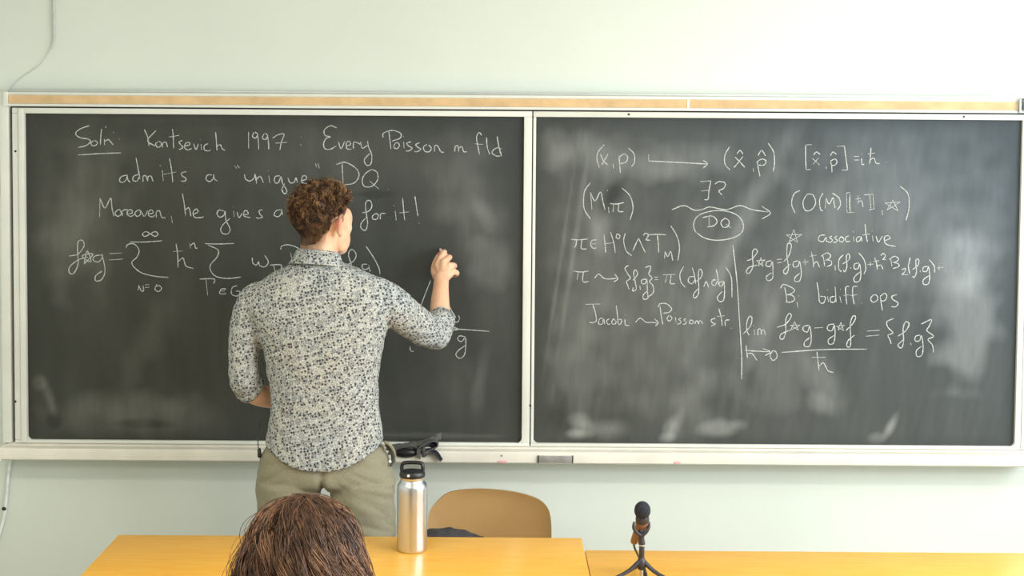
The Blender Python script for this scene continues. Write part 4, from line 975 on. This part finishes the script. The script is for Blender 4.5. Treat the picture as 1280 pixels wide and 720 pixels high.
M_shirt2 = mat_shirt('violet_print_cotton', .6)
remesh(b3, .008, 4, lambda v: .006 * noise.noise(v * 11)).build('blouse', M_shirt2, sit, angle=180)
band(Vector((sx, sy, sz - .175)), Vector((0, .2, 1)), Vector((1, 0, 0)), [(.062, .062, .022), (.066, .066, .024), (.084, .084, -.02), (.082, .082, -.022)]).build('collar', M_shirt2, sit, angle=180)
b4 = MB()
ringstack(b4, smooth_rows([(.60, sx - .175, sx + .175, sy + .02, .125), (.53, sx - .185, sx + .185, sy + .03, .13), (.475, sx - .18, sx + .18, sy + .03, .12)])[::-1])
for s_ in (-1, 1):
    b4.tube([(sx + s_ * .09, sy + .03, .535), (sx + s_ * .11, sy + .25, .54), (sx + s_ * .12, sy + .44, .52), (sx + s_ * .12, sy + .42, .30), (sx + s_ * .12, sy + .40, .10)], [.092, .088, .074, .066, .058], 22)
remesh(b4, .008, 4).build('trousers', plain('blue_denim', (54, 66, 92), .9, 0, .08, 90), sit, angle=180)
for s_ in (-1, 1):
    ft = Vector((sx + s_ * .12, sy + .44, 0))
    m = MB().tube([ft + Vector((0, -.075, .042)), ft + Vector((0, .03, .050)), ft + Vector((0, .10, .036)), ft + Vector((0, .14, .030))], [.032, .040, .036, .022], 18, ((0, 0, 1), .85))
    remesh(m, .006, 3).build('shoe', M_black, sit, angle=180)
# long wavy hair
cp = MB(); vs = []
for i in range(rg + 1):
    t = math.pi * i / rg
    for j in range(seg):
        a = 2 * math.pi * j / seg; d = Vector((math.sin(t) * math.cos(a), math.sin(t) * math.sin(a), math.cos(t)))
        face = d.y < -.35 and d.z < .45
        off = -.012 if face else .010 + .003 * noise.noise(d * 5)
        vs.append(sl(d.x * (.077 + off), d.y * (.095 + off) + .012, d.z * (.093 + off)))
cp.add(vs, fs); hc2 = cp.build('hair', M_hair2, sit, angle=180)
ta = hc2.data.attributes.new('tone', 'FLOAT', 'POINT'); ta.data.foreach_set('value', [.05] * len(hc2.data.vertices))
part_x = .012
def lock_gen(rnd):
    # root near the parting, swept over the skull, then hanging away from it in loose waves
    lay = rnd.random(); r_off = .012 + .022 * lay
    az = rnd.uniform(-.85, math.pi + .85)
    k_ = round(az * 8.0 + (.5 if lay > .5 else 0)); cl_ = (k_ - (.5 if lay > .5 else 0)) / 8.0; az = az * .13 + cl_ * .87 + .10 * noise.noise(Vector((k_ * 1.7, 3, lay * 3)))
    dirv = Vector((math.cos(az), math.sin(az), 0)); perp = Vector((-dirv.y, dirv.x, 0))
    side = abs(dirv.x)
    hs_ = noise.noise(Vector((k_ * 3.1, 2, 4 + 2 * round(lay * 3)))); ph = hs_ * 14 + rnd.uniform(-.15, .15)
    frz = rnd.random() ** 4; ln = rnd.uniform(.16, .34); t0 = rnd.uniform(.0, .45); amp = .018 + .008 * rnd.random()
    N_ = 30; pts = []; bend = noise.noise(Vector((k_ * 1.3, 8, 1))) * .9
    for i in range(N_):
        s_ = i / (N_ - 1); th2 = t0 + s_ * 2.9; open_ = 1.32 + .25 * (1 - side)
        if th2 < open_:
            rr = r_off * (1.35 - .35 * min(1, th2 / 1.2))
            h_ = Vector((dirv.x * math.sin(th2) * (.077 + rr), dirv.y * math.sin(th2) * (.095 + rr) + .012, math.cos(th2) * (.093 + rr)))
        else:
            f_ = (th2 - open_) / 2.0 * ln; st = math.sin(open_)
            out_ = f_ * (.24 * side + .10 + .25 * bend) - .6 * max(0, f_ - .16) ** 1.3
            h_ = Vector((dirv.x * (st * (.077 + r_off) + out_), dirv.y * (st * (.095 + r_off) + out_ * .6) + .012, math.cos(open_) * (.093 + r_off) - f_))
        wv_ = amp * min(1, .10 + s_ * 1.7)
        w1 = math.sin(ph + s_ * (10 + 4 * hs_)); w2 = .7 * math.cos(ph * 1.3 + s_ * 9)
        jit = Vector((noise.noise(Vector((ph * 5, s_ * 2.6, az * 9))), noise.noise(Vector((s_ * 2.6, ph * 5, az * 9))), noise.noise(Vector((s_ * 3, 1, ph * 3))) * .4)) * .006 * (.7 + 6.0 * frz)
        h_ = h_ + perp * (wv_ * w1 * 1.3 + bend * .05 * s_ * s_) + dirv * wv_ * w2 + jit
        pts.append(sl(*h_))
    tone = max(0, min(1, .05 + .50 * lay + 1.1 * hs_ + .10 * rnd.uniform(-1, 1)))
    return pts, .0005 + .0005 * rnd.random(), tone
o = curls('hair_locks', M_hair2, sit, lock_gen, 12000, 3, 11); o.parent = hc2
# her chair
sc2 = empty('chair', (sx, sy - .02, 0), 'plain chair under the seated person in the foreground', 'chair')
MB().box(sx - .21, sx + .21, sy - .16, sy + .26, .435, .452, .008).build('seat', M_chair, sc2)
for a_ in (-1, 1):
    MB().tube([(sx + a_ * .19, sy - .13, .011), (sx + a_ * .185, sy - .13, .45), (sx + a_ * .17, sy - .205, .80)], .010, 12).build('leg', M_chrome, sc2)
    MB().tube([(sx + a_ * .19, sy + .23, .011), (sx + a_ * .185, sy + .22, .435)], .010, 12).build('leg', M_chrome, sc2)
m = MB().box(sx - .20, sx + .20, sy - .200, sy - .186, .60, .82, .006); m.build('backrest', M_chair, sc2)
